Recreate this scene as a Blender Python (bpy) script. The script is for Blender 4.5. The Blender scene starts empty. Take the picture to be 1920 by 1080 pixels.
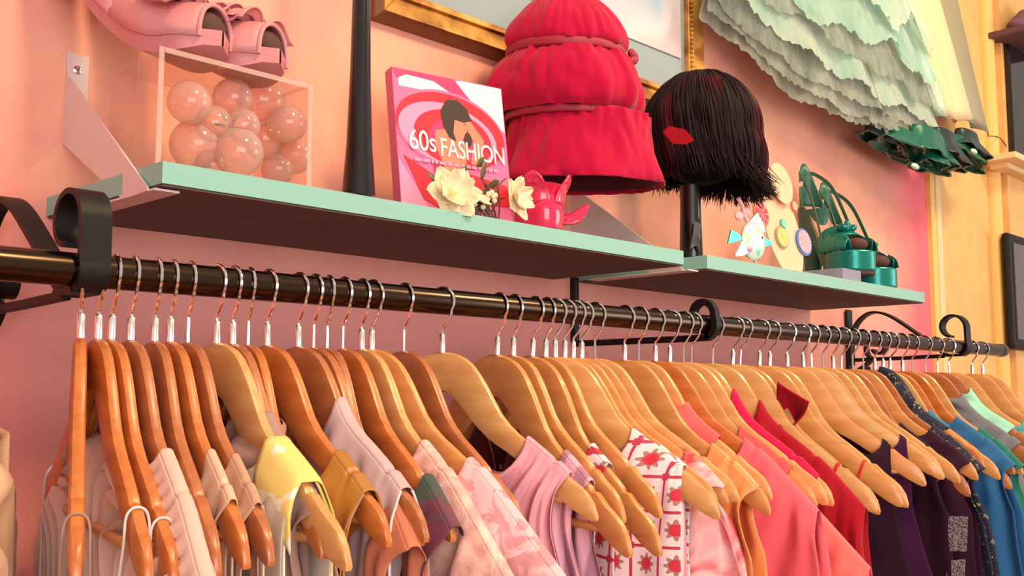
import bpy, math, random
from mathutils import Vector, Matrix, noise
random.seed(7)
S = bpy.context.scene
COL = S.collection
PI = math.pi
ZE = 1.6                      # eye height above the floor
WALL, ROD, SHF = 1.3, 1.0, 1.005   # distances of wall, rail and shelf front from the camera plane

# ------------------------------------------------------------------ camera
F_PX = 1950.0
AZ = math.radians(43.95)
PIT = math.atan(202/1950)
cam_d = bpy.data.cameras.new('camera')
cam_d.sensor_width = 36
cam_d.lens = F_PX/1920*36
cam_d.clip_start = 0.02
cam = bpy.data.objects.new('camera', cam_d)
cam.location = (0, 0, ZE)
cam.rotation_euler = (PI/2+PIT, 0, AZ-PI/2)
COL.objects.link(cam)
S.camera = cam
_F = Vector((math.cos(AZ)*math.cos(PIT), math.sin(AZ)*math.cos(PIT), math.sin(PIT)))
_R = Vector((math.sin(AZ), -math.cos(AZ), 0))
_U = _R.cross(_F)
def at(u, v, y):
    """world point on the plane at distance y from the camera plane"""
    r = _F*F_PX + _R*(u-960) + _U*(540-v)
    r = r*(y/r.y)
    return Vector((r.x, r.y, r.z+ZE))

# ------------------------------------------------------------------ light
S.view_settings.view_transform = 'Standard'
S.view_settings.look = 'None'
S.view_settings.gamma = 1
S.view_settings.use_curve_mapping = False
S.view_settings.exposure = -0.12
w = bpy.data.worlds.new('world'); S.world = w; w.use_nodes = True
bg = w.node_tree.nodes['Background']
bg.inputs[0].default_value = (1.0, 0.80, 0.72, 1)
bg.inputs[1].default_value = 0.66
def area(name, loc, target, sx, sy, power, color):
    d = bpy.data.lights.new(name, 'AREA'); d.shape = 'RECTANGLE'; d.size = sx; d.size_y = sy
    d.energy = power; d.color = color
    o = bpy.data.objects.new(name, d); COL.objects.link(o)
    o.location = loc
    o.rotation_euler = (Vector(target)-Vector(loc)).to_track_quat('-Z', 'Y').to_euler()
    return o
area('shop_window_light', (-0.5, -2.4, 1.9), (1.2, 1.2, 1.6), 2.6, 1.5, 84, (1.0, 0.96, 0.94))
area('side_window_light', (5.0, -1.8, 2.2), (2.2, 1.2, 1.7), 1.6, 1.4, 42, (1.0, 0.93, 0.88))
area('ceiling_lamp_light', (1.0, -0.4, 3.4), (1.2, 1.0, 1.7), 0.35, 0.35, 36, (1.0, 0.74, 0.42))
area('ceiling_lamp_light', (2.8, 0.0, 3.4), (2.4, 1.1, 1.7), 0.35, 0.35, 30, (1.0, 0.74, 0.42))

# ------------------------------------------------------------------ colour and materials
def lin(c):
    return tuple(((x/255)/12.92 if x/255 <= 0.04045 else ((x/255+0.055)/1.055)**2.4) for x in c)+(1,)
def base(name):
    m = bpy.data.materials.new(name); m.use_nodes = True
    return m, m.node_tree, m.node_tree.nodes['Principled BSDF']
def ramp(nt, stops, interp='LINEAR'):
    r = nt.nodes.new('ShaderNodeValToRGB'); r.color_ramp.interpolation = interp
    e = r.color_ramp.elements
    e[0].position, e[0].color = stops[0]; e[1].position, e[1].color = stops[-1]
    for p, c in stops[1:-1]:
        k = e.new(p); k.color = c
    return r
def coords(nt, scale=(1, 1, 1), rot=(0, 0, 0)):
    tc = nt.nodes.new('ShaderNodeTexCoord'); mp = nt.nodes.new('ShaderNodeMapping')
    mp.inputs['Scale'].default_value = scale; mp.inputs['Rotation'].default_value = rot
    nt.links.new(tc.outputs['Object'], mp.inputs[0]); return mp.outputs[0]
def plain(name, c, rough=0.5, metal=0.0, bump=0.0, bscale=60, var=0.0, sheen=0.0, coat=0.0, spec=0.5):
    m, nt, b = base(name)
    b.inputs['Base Color'].default_value = lin(c); b.inputs['Roughness'].default_value = rough
    b.inputs['Metallic'].default_value = metal; b.inputs['Sheen Weight'].default_value = sheen
    b.inputs['Coat Weight'].default_value = coat; b.inputs['Specular IOR Level'].default_value = spec
    if bump or var:
        n = nt.nodes.new('ShaderNodeTexNoise'); n.inputs['Scale'].default_value = bscale; n.inputs['Detail'].default_value = 4
        nt.links.new(coords(nt), n.inputs['Vector'])
        if bump:
            bp = nt.nodes.new('ShaderNodeBump'); bp.inputs['Strength'].default_value = bump; bp.inputs['Distance'].default_value = 0.004
            nt.links.new(n.outputs['Fac'], bp.inputs['Height']); nt.links.new(bp.outputs[0], b.inputs['Normal'])
        if var:
            c0 = tuple(x*(1-var) for x in c); c1 = tuple(min(255, x*(1+var)) for x in c)
            r = ramp(nt, [(0.3, lin(c0)), (0.7, lin(c1))])
            nt.links.new(n.outputs['Fac'], r.inputs[0]); nt.links.new(r.outputs[0], b.inputs['Base Color'])
    return m
def two(name, c1, c2, scale=30, lo=0.45, hi=0.55, kind='noise', rough=0.7, sheen=0.08, squash=(1, 1, 1), bump=0.3, c3=None):
    """cloth with two (or three) colours in a noise, wave or cell pattern"""
    m, nt, b = base(name)
    v = coords(nt, squash)
    if kind == 'wave':
        n = nt.nodes.new('ShaderNodeTexWave'); n.inputs['Scale'].default_value = scale; n.bands_direction = 'Y'
        n.inputs['Distortion'].default_value = 0.6
    elif kind == 'cell':
        n = nt.nodes.new('ShaderNodeTexVoronoi'); n.inputs['Scale'].default_value = scale
    else:
        n = nt.nodes.new('ShaderNodeTexNoise'); n.inputs['Scale'].default_value = scale; n.inputs['Detail'].default_value = 3
        n.inputs['Distortion'].default_value = 1.2
    nt.links.new(v, n.inputs['Vector'])
    out = n.outputs['Distance'] if kind == 'cell' else n.outputs['Fac']
    st = [(lo, lin(c1)), (hi, lin(c2))] if not c3 else [(lo, lin(c1)), (hi, lin(c2)), (min(1, hi+0.12), lin(c3))]
    r = ramp(nt, st)
    nt.links.new(out, r.inputs[0]); nt.links.new(r.outputs[0], b.inputs['Base Color'])
    b.inputs['Roughness'].default_value = rough; b.inputs['Sheen Weight'].default_value = sheen
    if bump:
        bp = nt.nodes.new('ShaderNodeBump'); bp.inputs['Strength'].default_value = bump; bp.inputs['Distance'].default_value = 0.002
        nt.links.new(out, bp.inputs['Height']); nt.links.new(bp.outputs[0], b.inputs['Normal'])
    return m
def medallion(name, ground, line, flower, leaf, cell=0.034):
    """printed cotton: square lattice of lines with a flower in every cell"""
    m, nt, b = base(name)
    tc = nt.nodes.new('ShaderNodeTexCoord'); sp = nt.nodes.new('ShaderNodeSeparateXYZ')
    nt.links.new(tc.outputs['Object'], sp.inputs[0])
    def mth(op, a, b2=None):
        n = nt.nodes.new('ShaderNodeMath'); n.operation = op
        for i, x in enumerate((a, b2)):
            if x is None: continue
            if isinstance(x, (int, float)): n.inputs[i].default_value = x
            else: nt.links.new(x, n.inputs[i])
        return n.outputs[0]
    def cellc(o):
        return mth('SUBTRACT', mth('FRACT', mth('ADD', mth('DIVIDE', o, cell), 50.0)), 0.5)
    p = cellc(mth('ADD', sp.outputs['Y'], sp.outputs['X'])); q = cellc(sp.outputs['Z'])
    rr = mth('SQRT', mth('ADD', mth('MULTIPLY', p, p), mth('MULTIPLY', q, q)))
    ang = mth('ARCTAN2', p, q)
    pet = mth('ADD', 0.25, mth('MULTIPLY', 0.06, mth('COSINE', mth('MULTIPLY', ang, 8))))
    edge = mth('MAXIMUM', mth('ABSOLUTE', p), mth('ABSOLUTE', q))
    def mix(fac, c1, c2):
        n = nt.nodes.new('ShaderNodeMix'); n.data_type = 'RGBA'
        nt.links.new(fac, n.inputs[0])
        for i, c in ((6, c1), (7, c2)):
            if isinstance(c, tuple): n.inputs[i].default_value = c
            else: nt.links.new(c, n.inputs[i])
        return n.outputs[2]
    c = mix(mth('LESS_THAN', rr, pet), lin(ground), lin(leaf))
    c = mix(mth('LESS_THAN', rr, 0.17), c, lin(flower))
    c = mix(mth('GREATER_THAN', edge, 0.455), c, lin(line))
    corner = mth('MINIMUM', mth('ABSOLUTE', p), mth('ABSOLUTE', q))
    c = mix(mth('GREATER_THAN', corner, 0.40), c, lin(line))
    nt.links.new(c, b.inputs['Base Color']); b.inputs['Roughness'].default_value = 0.75
    return m
def wood(name, c1, c2):
    m, nt, b = base(name)
    n = nt.nodes.new('ShaderNodeTexNoise'); n.inputs['Scale'].default_value = 9; n.inputs['Detail'].default_value = 5
    n.inputs['Distortion'].default_value = 0.8
    nt.links.new(coords(nt, (6, 1.2, 6)), n.inputs['Vector'])
    r = ramp(nt, [(0.3, lin(c1)), (0.72, lin(c2))])
    nt.links.new(n.outputs['Fac'], r.inputs[0]); nt.links.new(r.outputs[0], b.inputs['Base Color'])
    b.inputs['Roughness'].default_value = 0.34; b.inputs['Coat Weight'].default_value = 0.25; b.inputs['Coat Roughness'].default_value = 0.25
    return m
def glass(name, c, rough=0.03, gl_=0.5, base_=0.05):
    """thin clear plastic or glass: see-through, glossier where it turns away"""
    m, nt, b = base(name)
    tr = nt.nodes.new('ShaderNodeBsdfTransparent'); tr.inputs[0].default_value = lin(c)
    mx = nt.nodes.new('ShaderNodeMixShader'); lw = nt.nodes.new('ShaderNodeLayerWeight'); lw.inputs['Blend'].default_value = 0.25
    pw = nt.nodes.new('ShaderNodeMath'); pw.operation = 'MULTIPLY_ADD'; pw.inputs[1].default_value = gl_; pw.inputs[2].default_value = base_
    b.inputs['Base Color'].default_value = lin(c); b.inputs['Roughness'].default_value = rough; b.inputs['Specular IOR Level'].default_value = 1.0
    b.inputs['Coat Weight'].default_value = 1.0
    nt.links.new(lw.outputs['Facing'], pw.inputs[0])
    nt.links.new(pw.outputs[0], mx.inputs[0]); nt.links.new(tr.outputs[0], mx.inputs[1]); nt.links.new(b.outputs[0], mx.inputs[2])
    nt.links.new(mx.outputs[0], nt.nodes['Material Output'].inputs[0])
    return m
def tulle(name, c1, c2, alpha=0.75, scale=7):
    m, nt, b = base(name)
    n = nt.nodes.new('ShaderNodeTexNoise'); n.inputs['Scale'].default_value = scale; n.inputs['Detail'].default_value = 6
    n.inputs['Roughness'].default_value = 0.7
    nt.links.new(coords(nt, (1.6, 1, 0.7)), n.inputs['Vector'])
    r = ramp(nt, [(0.35, lin(c1)), (0.65, lin(c2))])
    nt.links.new(n.outputs['Fac'], r.inputs[0]); nt.links.new(r.outputs[0], b.inputs['Base Color'])
    b.inputs['Roughness'].default_value = 0.9; b.inputs['Sheen Weight'].default_value = 0.4
    b.inputs['Alpha'].default_value = alpha
    return m

def wall_paint():
    m, nt, b = base('sponged coral wall paint')
    v = coords(nt)
    n1 = nt.nodes.new('ShaderNodeTexNoise'); n1.inputs['Scale'].default_value = 2.3; n1.inputs['Detail'].default_value = 3
    n2 = nt.nodes.new('ShaderNodeTexNoise'); n2.inputs['Scale'].default_value = 9; n2.inputs['Detail'].default_value = 6
    n3 = nt.nodes.new('ShaderNodeTexNoise'); n3.inputs['Scale'].default_value = 1.7; n3.inputs['Detail'].default_value = 2
    for n in (n1, n2, n3): nt.links.new(v, n.inputs['Vector'])
    r1 = ramp(nt, [(0.34, lin((236, 158, 142))), (0.5, lin((242, 168, 142))), (0.66, lin((246, 184, 146)))])
    nt.links.new(n1.outputs['Fac'], r1.inputs[0])
    r2 = ramp(nt, [(0.4, lin((230, 150, 138))), (0.62, lin((248, 180, 154)))])
    nt.links.new(n2.outputs['Fac'], r2.inputs[0])
    mx = nt.nodes.new('ShaderNodeMix'); mx.data_type = 'RGBA'; mx.inputs[0].default_value = 0.4
    nt.links.new(r1.outputs[0], mx.inputs[6]); nt.links.new(r2.outputs[0], mx.inputs[7])
    # pinker paint in the dado band below the shelves, and a raspberry stripe brushed along the corner
    sp = nt.nodes.new('ShaderNodeSeparateXYZ'); nt.links.new(v, sp.inputs[0])
    def band(out, a, b2, nz=0.08):
        ad = nt.nodes.new('ShaderNodeMath'); ad.operation = 'MULTIPLY_ADD'; ad.inputs[1].default_value = nz
        nt.links.new(n2.outputs['Fac'], ad.inputs[0]); nt.links.new(out, ad.inputs[2])
        mr = nt.nodes.new('ShaderNodeMapRange'); mr.inputs['From Min'].default_value = a; mr.inputs['From Max'].default_value = b2
        nt.links.new(ad.outputs[0], mr.inputs[0]); return mr.outputs[0]
    low = band(sp.outputs['Z'], ZE+0.29, ZE+0.20)
    m2 = nt.nodes.new('ShaderNodeMix'); m2.data_type = 'RGBA'
    nt.links.new(low, m2.inputs[0]); nt.links.new(mx.outputs[2], m2.inputs[6]); m2.inputs[7].default_value = lin((242, 164, 156))
    st = band(sp.outputs['X'], 2.98, 3.2, 0.12)
    m3 = nt.nodes.new('ShaderNodeMix'); m3.data_type = 'RGBA'
    nt.links.new(st, m3.inputs[0]); nt.links.new(m2.outputs[2], m3.inputs[6]); m3.inputs[7].default_value = lin((250, 112, 126))
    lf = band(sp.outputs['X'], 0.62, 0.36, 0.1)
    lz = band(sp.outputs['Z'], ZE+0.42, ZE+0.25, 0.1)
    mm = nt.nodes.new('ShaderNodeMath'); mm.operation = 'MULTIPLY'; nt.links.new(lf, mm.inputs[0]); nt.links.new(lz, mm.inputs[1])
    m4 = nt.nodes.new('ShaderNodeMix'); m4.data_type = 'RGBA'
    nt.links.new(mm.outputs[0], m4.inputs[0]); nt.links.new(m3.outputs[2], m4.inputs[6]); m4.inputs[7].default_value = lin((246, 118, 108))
    nt.links.new(m4.outputs[2], b.inputs['Base Color'])
    b.inputs['Roughness'].default_value = 0.75
    return m

M = {}
M['wall'] = wall_paint()
M['yellow'] = plain('ochre yellow wall paint', (236, 186, 116), 0.7, bump=0.25, bscale=14, var=0.04)
M['yellow2'] = plain('bright yellow trim paint', (243, 198, 118), 0.6, bump=0.2, bscale=10)
M['cream_trim'] = plain('cream trim paint', (240, 208, 160), 0.6)
M['mint'] = plain('mint shelf paint', (138, 190, 176), 0.5)
M['under'] = plain('shade darkened unpainted board', (96, 74, 68), 0.75, var=0.04, bscale=20)  # bare brown board, colour darkened further to stand in for shade under the shelf
M['white_metal'] = plain('white powder coated steel', (226, 205, 202), 0.45)
M['steel'] = plain('chrome', (235, 230, 228), 0.13, 1.0)
M['ferrule'] = plain('satin nickel', (245, 236, 232), 0.25, 0.95)
M['rod'] = plain('bronze lacquered steel tube', (74, 58, 46), 0.22, 1.0)
M['iron'] = plain('black wrought iron', (20, 15, 15), 0.5, 0.0, spec=.3)
M['black'] = plain('glossy black lacquer', (16, 13, 15), 0.22, coat=0.4)
M['w0'] = wood('orange lacquered wood', (188, 100, 42), (214, 130, 62))
M['w1'] = wood('golden beech wood', (212, 148, 84), (232, 174, 110))
M['w2'] = wood('honey wood', (206, 134, 72), (226, 158, 92))
M['w3'] = wood('brown cherry wood', (170, 96, 52), (196, 118, 68))

# ------------------------------------------------------------------ mesh builder
class MB:
    def __init__(s): s.v = []; s.f = []
    def add(s, vs, fs):
        o = len(s.v); s.v += [tuple(x) for x in vs]; s.f += [tuple(i+o for i in f) for f in fs]; return s
    def box(s, c, d, rot=None):
        hx, hy, hz = d[0]/2, d[1]/2, d[2]/2
        vs = [Vector((x, y, z)) for x in (-hx, hx) for y in (-hy, hy) for z in (-hz, hz)]
        if rot: vs = [rot @ v for v in vs]
        return s.add([v+Vector(c) for v in vs], [(0,1,3,2),(4,6,7,5),(0,4,5,1),(2,3,7,6),(0,2,6,4),(1,5,7,3)])
    def tube(s, pts, r, n=10, flat=None, closed=False, up=None):
        """sweep; r number or list; flat=(wx,wt) sweeps a rectangle with its wide side along up"""
        pts = [Vector(p) for p in pts]; N = len(pts)
        rs = r if isinstance(r, (list, tuple)) else [r]*N
        vs = []; prev = None
        for i, p in enumerate(pts):
            a = pts[(i-1) % N] if closed else pts[max(0, i-1)]
            b = pts[(i+1) % N] if closed else pts[min(N-1, i+1)]
            t = (b-a).normalized()
            if up is not None: nrm = Vector(up) - t*t.dot(Vector(up))
            elif prev is None: nrm = t.orthogonal()
            else: nrm = prev - t*t.dot(prev)
            if nrm.length < 1e-6: nrm = t.orthogonal()
            nrm.normalize(); prev = nrm; bn = t.cross(nrm)
            if flat:
                wx, wt = flat; k = rs[i]
                ring = [(wx/2, wt/2), (-wx/2, wt/2), (-wx/2, -wt/2), (wx/2, -wt/2)]
                for x, y in ring: vs.append(p+nrm*x*k+bn*y*k)
            else:
                for j in range(n):
                    a_ = 2*PI*j/n; vs.append(p+(nrm*math.cos(a_)+bn*math.sin(a_))*rs[i])
        m = 4 if flat else n; fs = []
        for i in range(N if closed else N-1):
            for j in range(m):
                i2 = (i+1) % N
                fs.append((i*m+j, i*m+(j+1) % m, i2*m+(j+1) % m, i2*m+j))
        if not closed: fs += [tuple(range(m))[::-1], tuple((N-1)*m+j for j in range(m))]
        return s.add(vs, fs)
    def lathe(s, prof, n=32, mod=None, c=(0, 0, 0), sx=1, sy=1, rot=None, cap=True):
        vs = []
        for i, (r, z) in enumerate(prof):
            for j in range(n):
                a = 2*PI*j/n; k = mod(a, i/(len(prof)-1)) if mod else 1
                p = Vector((r*k*math.cos(a)*sx, r*k*math.sin(a)*sy, z))
                if rot: p = rot @ p
                vs.append(p+Vector(c))
        fs = [(i*n+j, i*n+(j+1) % n, (i+1)*n+(j+1) % n, (i+1)*n+j) for i in range(len(prof)-1) for j in range(n)]
        if cap: fs += [tuple(range(n))[::-1], tuple((len(prof)-1)*n+j for j in range(n))]
        return s.add(vs, fs)
    def ball(s, c, r, n=20, scale=(1, 1, 1), rot=None):
        prof = [(math.sin(PI*i/n)*r+1e-5, -math.cos(PI*i/n)*r) for i in range(n+1)]
        vs0 = len(s.v); t = MB(); t.lathe(prof, n)
        vs = [Vector((v[0]*scale[0], v[1]*scale[1], v[2]*scale[2])) for v in t.v]
        if rot: vs = [rot @ v for v in vs]
        return s.add([v+Vector(c) for v in vs], t.f)
    def prism(s, poly, a, b, fn):
        """poly of 2D points extruded from a to b; fn(p, q, t) gives the 3D point"""
        n = len(poly)
        vs = [fn(p, q, a) for p, q in poly]+[fn(p, q, b) for p, q in poly]
        fs = [tuple(range(n))[::-1], tuple(range(n, 2*n))]+[(i, (i+1) % n, n+(i+1) % n, n+i) for i in range(n)]
        return s.add(vs, fs)
    def grid(s, fn, nu, nv):
        vs = [fn(i/nu, j/nv) for i in range(nu+1) for j in range(nv+1)]
        fs = [(i*(nv+1)+j, (i+1)*(nv+1)+j, (i+1)*(nv+1)+j+1, i*(nv+1)+j+1) for i in range(nu) for j in range(nv)]
        return s.add(vs, fs)
    def mesh(s, name, mat, smooth=True):
        me = bpy.data.meshes.new(name); me.from_pydata(s.v, [], s.f); me.update()
        if smooth:
            me.polygons.foreach_set('use_smooth', [True]*len(me.polygons))
            try: me.set_sharp_from_angle(angle=math.radians(42))
            except Exception: pass
        me.materials.append(M[mat] if isinstance(mat, str) else mat)
        return me
    def build(s, name, mat, parent=None, smooth=True, loc=None, bevel=0, solid=0, sub=0):
        o = bpy.data.objects.new(name, s.mesh(name, mat, smooth)); COL.objects.link(o)
        if parent: o.parent = parent
        if loc is not None: o.location = loc
        if solid:
            md = o.modifiers.new('solid', 'SOLIDIFY'); md.thickness = solid; md.offset = 0
        if bevel:
            md = o.modifiers.new('bevel', 'BEVEL'); md.width = bevel; md.segments = 3; md.limit_method = 'ANGLE'
        if sub:
            md = o.modifiers.new('sub', 'SUBSURF'); md.levels = sub; md.render_levels = sub
        return o
def tag(o, label=None, cat=None, group=None, kind=None):
    if label: o['label'] = label
    if cat: o['category'] = cat
    if group: o['group'] = group
    if kind: o['kind'] = kind
    return o
def empty(name, loc, rz=0, label=None, cat=None, group=None):
    o = bpy.data.objects.new(name, None); COL.objects.link(o); o.empty_display_size = 0.05
    o.location = loc; o.rotation_euler = (0, 0, rz)
    return tag(o, label, cat, group)
def catmull(pts, k=6):
    pts = [Vector(p) for p in pts]; out = []
    for i in range(len(pts)-1):
        p0 = pts[max(0, i-1)]; p1 = pts[i]; p2 = pts[i+1]; p3 = pts[min(len(pts)-1, i+2)]
        for j in range(k):
            t = j/k
            out.append(0.5*((2*p1)+(p2-p0)*t+(2*p0-5*p1+4*p2-p3)*t*t+(3*p1-p0-3*p2+p3)*t**3))
    out.append(pts[-1]); return out

# ------------------------------------------------------------------ the setting
CX = 3.226
def struct(name, c, d, mat):
    o = MB().box((0, 0, 0), d).build(name, mat, smooth=False, loc=None)
    # keep texture coordinates in world space: vertices carry the position
    for v in o.data.vertices: v.co += Vector(c)
    o['kind'] = 'structure'; return o
struct('wall_back', ((CX-3)/2, WALL+0.05, 1.6), (CX+3, 0.1, 3.2), 'wall')
struct('wall_right', (CX+1.9, WALL+0.05, 1.6), (3.8, 0.1, 3.2), 'yellow')
struct('floor', (2.0, -0.9, -0.05), (10.0, 4.6, 0.1), plain('worn floorboards', (150, 105, 70), 0.6, var=0.15, bscale=6))
struct('trim_1', (CX+0.02, WALL-0.006, 1.6), (0.035, 0.014, 3.2), 'yellow2')
struct('trim_2', (CX+0.055, WALL-0.008, 1.6), (0.036, 0.018, 3.2), 'cream_trim')
tr = MB().tube([(3.80, WALL-0.004, 0), (3.80, WALL-0.004, 1.0), (3.80, WALL-0.004, 3.2)], 0.03, 20).build('trim_3', 'yellow2'); tr['kind'] = 'structure'
struct('trim_4', (4.45, WALL-0.02, 1.6), (1.2, 0.04, 3.2), 'yellow')

# ------------------------------------------------------------------ shelves
ZT, ZB = ZE+0.2446, ZE+0.2195
def shelf(x0, x1, label):
    t = empty('wall_shelf', ((x0+x1)/2, WALL, ZB), 0, label, 'shelf', 'mint wall shelves')
    L = x1-x0; dy = WALL-SHF
    MB().box((0, -dy/2, (ZT-ZB)/2+0.0008), (L, dy, ZT-ZB-0.0016)).build('board', 'mint', t, False)
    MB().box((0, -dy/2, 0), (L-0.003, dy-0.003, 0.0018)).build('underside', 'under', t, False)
    return t
shelf(0.516, 1.462, 'long mint painted wall shelf carrying the book and the crimson hood')
shelf(1.533, 2.458, 'mint painted wall shelf carrying the green shoes, farther from the left scroll bracket')
def strap_bracket(x, label):
    t = empty('shelf_bracket', (x, WALL, ZB), 0, label, 'bracket', 'white steel shelf brackets')
    h = 0.212; d1, d0 = 0.272, 0.205
    poly = [(0.0, h), (0.004, h), (0.010, h-0.030), (d1, 0.0), (d1, -0.004), (d0, -0.004), (0.0, h-0.115)]
    MB().prism(poly, -0.0012, 0.0012, lambda p, q, k: (k+0.021*(1-p/d1), -p, q)).build('gusset_plate', 'white_metal', t, False)
    MB().prism([(0.06, -0.0045), (d1+0.012, -0.0045), (d1+0.012, -0.0022), (0.06, -0.0022)], 0.0012, 0.030, lambda p, q, k: (k, -p, q)).build('shelf_flange', 'white_metal', t, False)
    MB().box((0.034, -0.0015, h-0.055), (0.028, 0.003, 0.115)).build('wall_tab', 'white_metal', t, False)
    MB().lathe([(0.006, 0), (0.0055, 0.002), (0.002, 0.0035)], 16, rot=Matrix.Rotation(PI/2, 3, 'X'), c=(0.033, -0.003, h-0.018)).build('screw', 'steel', t)
strap_bracket(0.512, 'white steel bracket screwed to the wall at the left end of the long shelf')
strap_bracket(1.492, 'white steel bracket between the two mint shelves')

# ------------------------------------------------------------------ rail and iron brackets
ZR = ZE+0.1215
RR = 0.0165
t = empty('clothes_rail', (1.45, ROD, ZR), 0, 'long dark bronze clothes rail carrying all the wooden hangers', 'clothes rail')
MB().tube([(-1.85, 0, 0), (-1.0, 0, 0), (0, 0, 0), (1.475, 0, 0)], RR, 40).build('rail_tube', 'rod', t)
MB().tube([(1.475, 0, 0), (1.49, 0, 0), (1.506, 0, 0), (1.512, 0, 0)], [RR+.0008, RR+.0012, RR, RR*0.7], 40).build('end_cap', 'rod', t)
def arc(cy, cz, r, a0, a1, n=10, r1=None):
    return [(0, cy+math.cos(math.radians(a0+(a1-a0)*i/n))*(r+((r1 or r)-r)*i/n), cz+math.sin(math.radians(a0+(a1-a0)*i/n))*(r+((r1 or r)-r)*i/n)) for i in range(n+1)]
def iron_bracket(x, label, kind):
    # local: origin at the wall at rail height, +y into the wall, rail centre at y=-0.30
    t = empty('scroll_bracket', (x, WALL, ZR), 0, label, 'bracket', 'black iron rail brackets')
    if kind == 'plain': fw, ft = 0.014, 0.011
    else: fw, ft = 0.031, 0.006
    top = 0.105 if kind == 'plain' else 0.11
    MB().tube([(0, -0.007, top), (0, -0.007, 0), (0, -0.007, -0.022 if kind == 'plain' else -0.16)], 1, flat=(fw, 0.012 if kind == 'plain' else 0.007), up=(1, 0, 0)).build('wall_bar', 'iron', t, False, bevel=0.002)
    rc = RR+ft/2+0.0008
    zb = -rc
    arm = [(0, -0.008, zb), (0, -0.15, zb), (0, -0.27, zb)]
    if kind != 'plain': arm = [(0, -0.008, zb-0.006), (0, -0.15, zb-0.004), (0, -0.26, zb-0.001)]
    MB().tube(arm, 1, flat=(fw if kind == 'plain' else 0.010, ft if kind == 'plain' else 0.010), up=(1, 0, 0)).build('arm', 'iron', t, False, bevel=0.002)
    # cradle below and in front of the rail, then the scroll rolled back over it
    hook = [(0, -0.262, zb)]+[(0, -0.30-math.cos(math.radians(a))*rc, math.sin(math.radians(a))*rc) for a in range(-80, 21, 10)]
    sr = 0.034 if kind != 'plain' else 0.024
    cy = hook[-1][1]+sr+0.001; cz = hook[-1][2]+0.042 if kind != 'plain' else hook[-1][2]+0.010
    for i in range(22):
        a = math.radians(180-i*12.5); k = sr*(1-0.016*i)
        hook.append((0, cy+math.cos(a)*k, cz+math.sin(a)*k))
    MB().tube(catmull(hook, 3), 1, flat=(fw, ft), up=(1, 0, 0)).build('scroll', 'iron', t, True)
    if kind != 'plain':
        a_ = [(0, -0.012, -0.04), (0, -0.014, 0.02), (0, -0.03, 0.07), (0, -0.07, 0.098), (0, -0.12, 0.088), (0, -0.19, 0.04), (0, -0.255, -0.012), (0, -0.275, -0.022)]
        MB().tube(catmull(a_, 8), 1, flat=(fw*0.8, 0.006), up=(1, 0, 0)).build('arch', 'iron', t, True)
        c_ = []
        for i in range(26):
            a = math.radians(-60+i*16); k = 0.034*(1-0.026*i)
            c_.append((0, -0.085+math.cos(a)*k, 0.005+math.sin(a)*k))
        c_ = [(0, -0.012, -0.06), (0, -0.045, -0.045)] + c_
        MB().tube(catmull(c_, 3), 1, flat=(fw*0.8, 0.006), up=(1, 0, 0)).build('curl', 'iron', t, True)
    return t
iron_bracket(0.437, 'black iron scroll bracket holding the left end of the rail', 'scroll')
iron_bracket(1.515, 'plain black iron rod bracket under the rail below the shelf gap', 'plain')
iron_bracket(2.655, 'black iron scroll bracket beside the yellow wall', 'scroll')

# ------------------------------------------------------------------ hangers
UP = [(0, -.0655), (.01, -.066), (.02, -.0675), (.03, -.071), (.038, -.0745), (.048, -.082), (.058, -.0935), (.068, -.108), (.078, -.1245), (.090, -.144), (.102, -.1575), (.117, -.170),
      (.133, -.1805), (.150, -.1925), (.162, -.2015), (.164, -.2055), (.168, -.2065), (.172, -.2065), (.186, -.219), (.199, -.2275), (.209, -.236), (.2165, -.247), (.221, -.2615)]
LO = [(0, -.1165), (.006, -.117), (.012, -.1195), (.019, -.124), (.027, -.1315), (.034, -.139), (.042, -.148), (.050, -.1565), (.058, -.164), (.070, -.174), (.084, -.183), (.100, -.1915),
      (.116, -.202), (.132, -.213), (.148, -.226), (.156, -.232), (.162, -.237), (.168, -.2415), (.182, -.251), (.194, -.2585), (.204, -.264), (.213, -.268), (.2195, -.2675)]
def upz(r):
    r = abs(r)
    if r >= .188: return -.2205-(r-.188)*1.02
    for i in range(len(UP)-1):
        if UP[i][0] <= r <= UP[i+1][0]:
            k = (r-UP[i][0])/(UP[i+1][0]-UP[i][0]); return UP[i][1]*(1-k)+UP[i+1][1]*k
    return UP[-1][1]
def body_mb(s):
    mb = MB(); st = []
    n = len(UP)
    for sg in (-1, 1):
        rng = range(n-1, 0, -1) if sg < 0 else range(0, n)
        for i in rng: st.append((sg, UP[i], LO[i]))
    K = 12; vs = []
    for sg, u, l in st:
        t = 0.0066 if abs(u[0]) < .2 else 0.0066*(1-max(0, (abs(u[0])-.2))/.0215*0.45)
        for k in range(K):
            a = 2*PI*k/K
            ca, sa = math.cos(a), math.sin(a)
            q = math.copysign(abs(ca)**0.55, ca); p = math.copysign(abs(sa)**0.55, sa)
            w_ = (q+1)/2
            r = u[0]*w_+l[0]*(1-w_); z = u[1]*w_+l[1]*(1-w_)
            vs.append((p*t, -sg*r*s, -.0655+(z+.0655)*s))
    N = len(st)
    fs = [(i*K+k, i*K+(k+1) % K, (i+1)*K+(k+1) % K, (i+1)*K+k) for i in range(N-1) for k in range(K)]
    fs += [tuple(range(K))[::-1], tuple((N-1)*K+k for k in range(K))]
    return mb.add(vs, fs)
BODY = {}
for tone in ('w0', 'w1', 'w2', 'w3'):
    for s in (1.0, 1.08, 1.15): BODY[(tone, s)] = body_mb(s).mesh('wooden_body', tone)
hk = [(0, 0, -.070), (0, 0, -.040), (0, -.003, -.033), (0, -.0125, -.0205)]
hk += [(0, -math.cos(math.radians(a))*.0184, math.sin(math.radians(a))*.0184) for a in range(-38, 216, 14)]
hk += [(0, .0165, -.013)]
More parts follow.
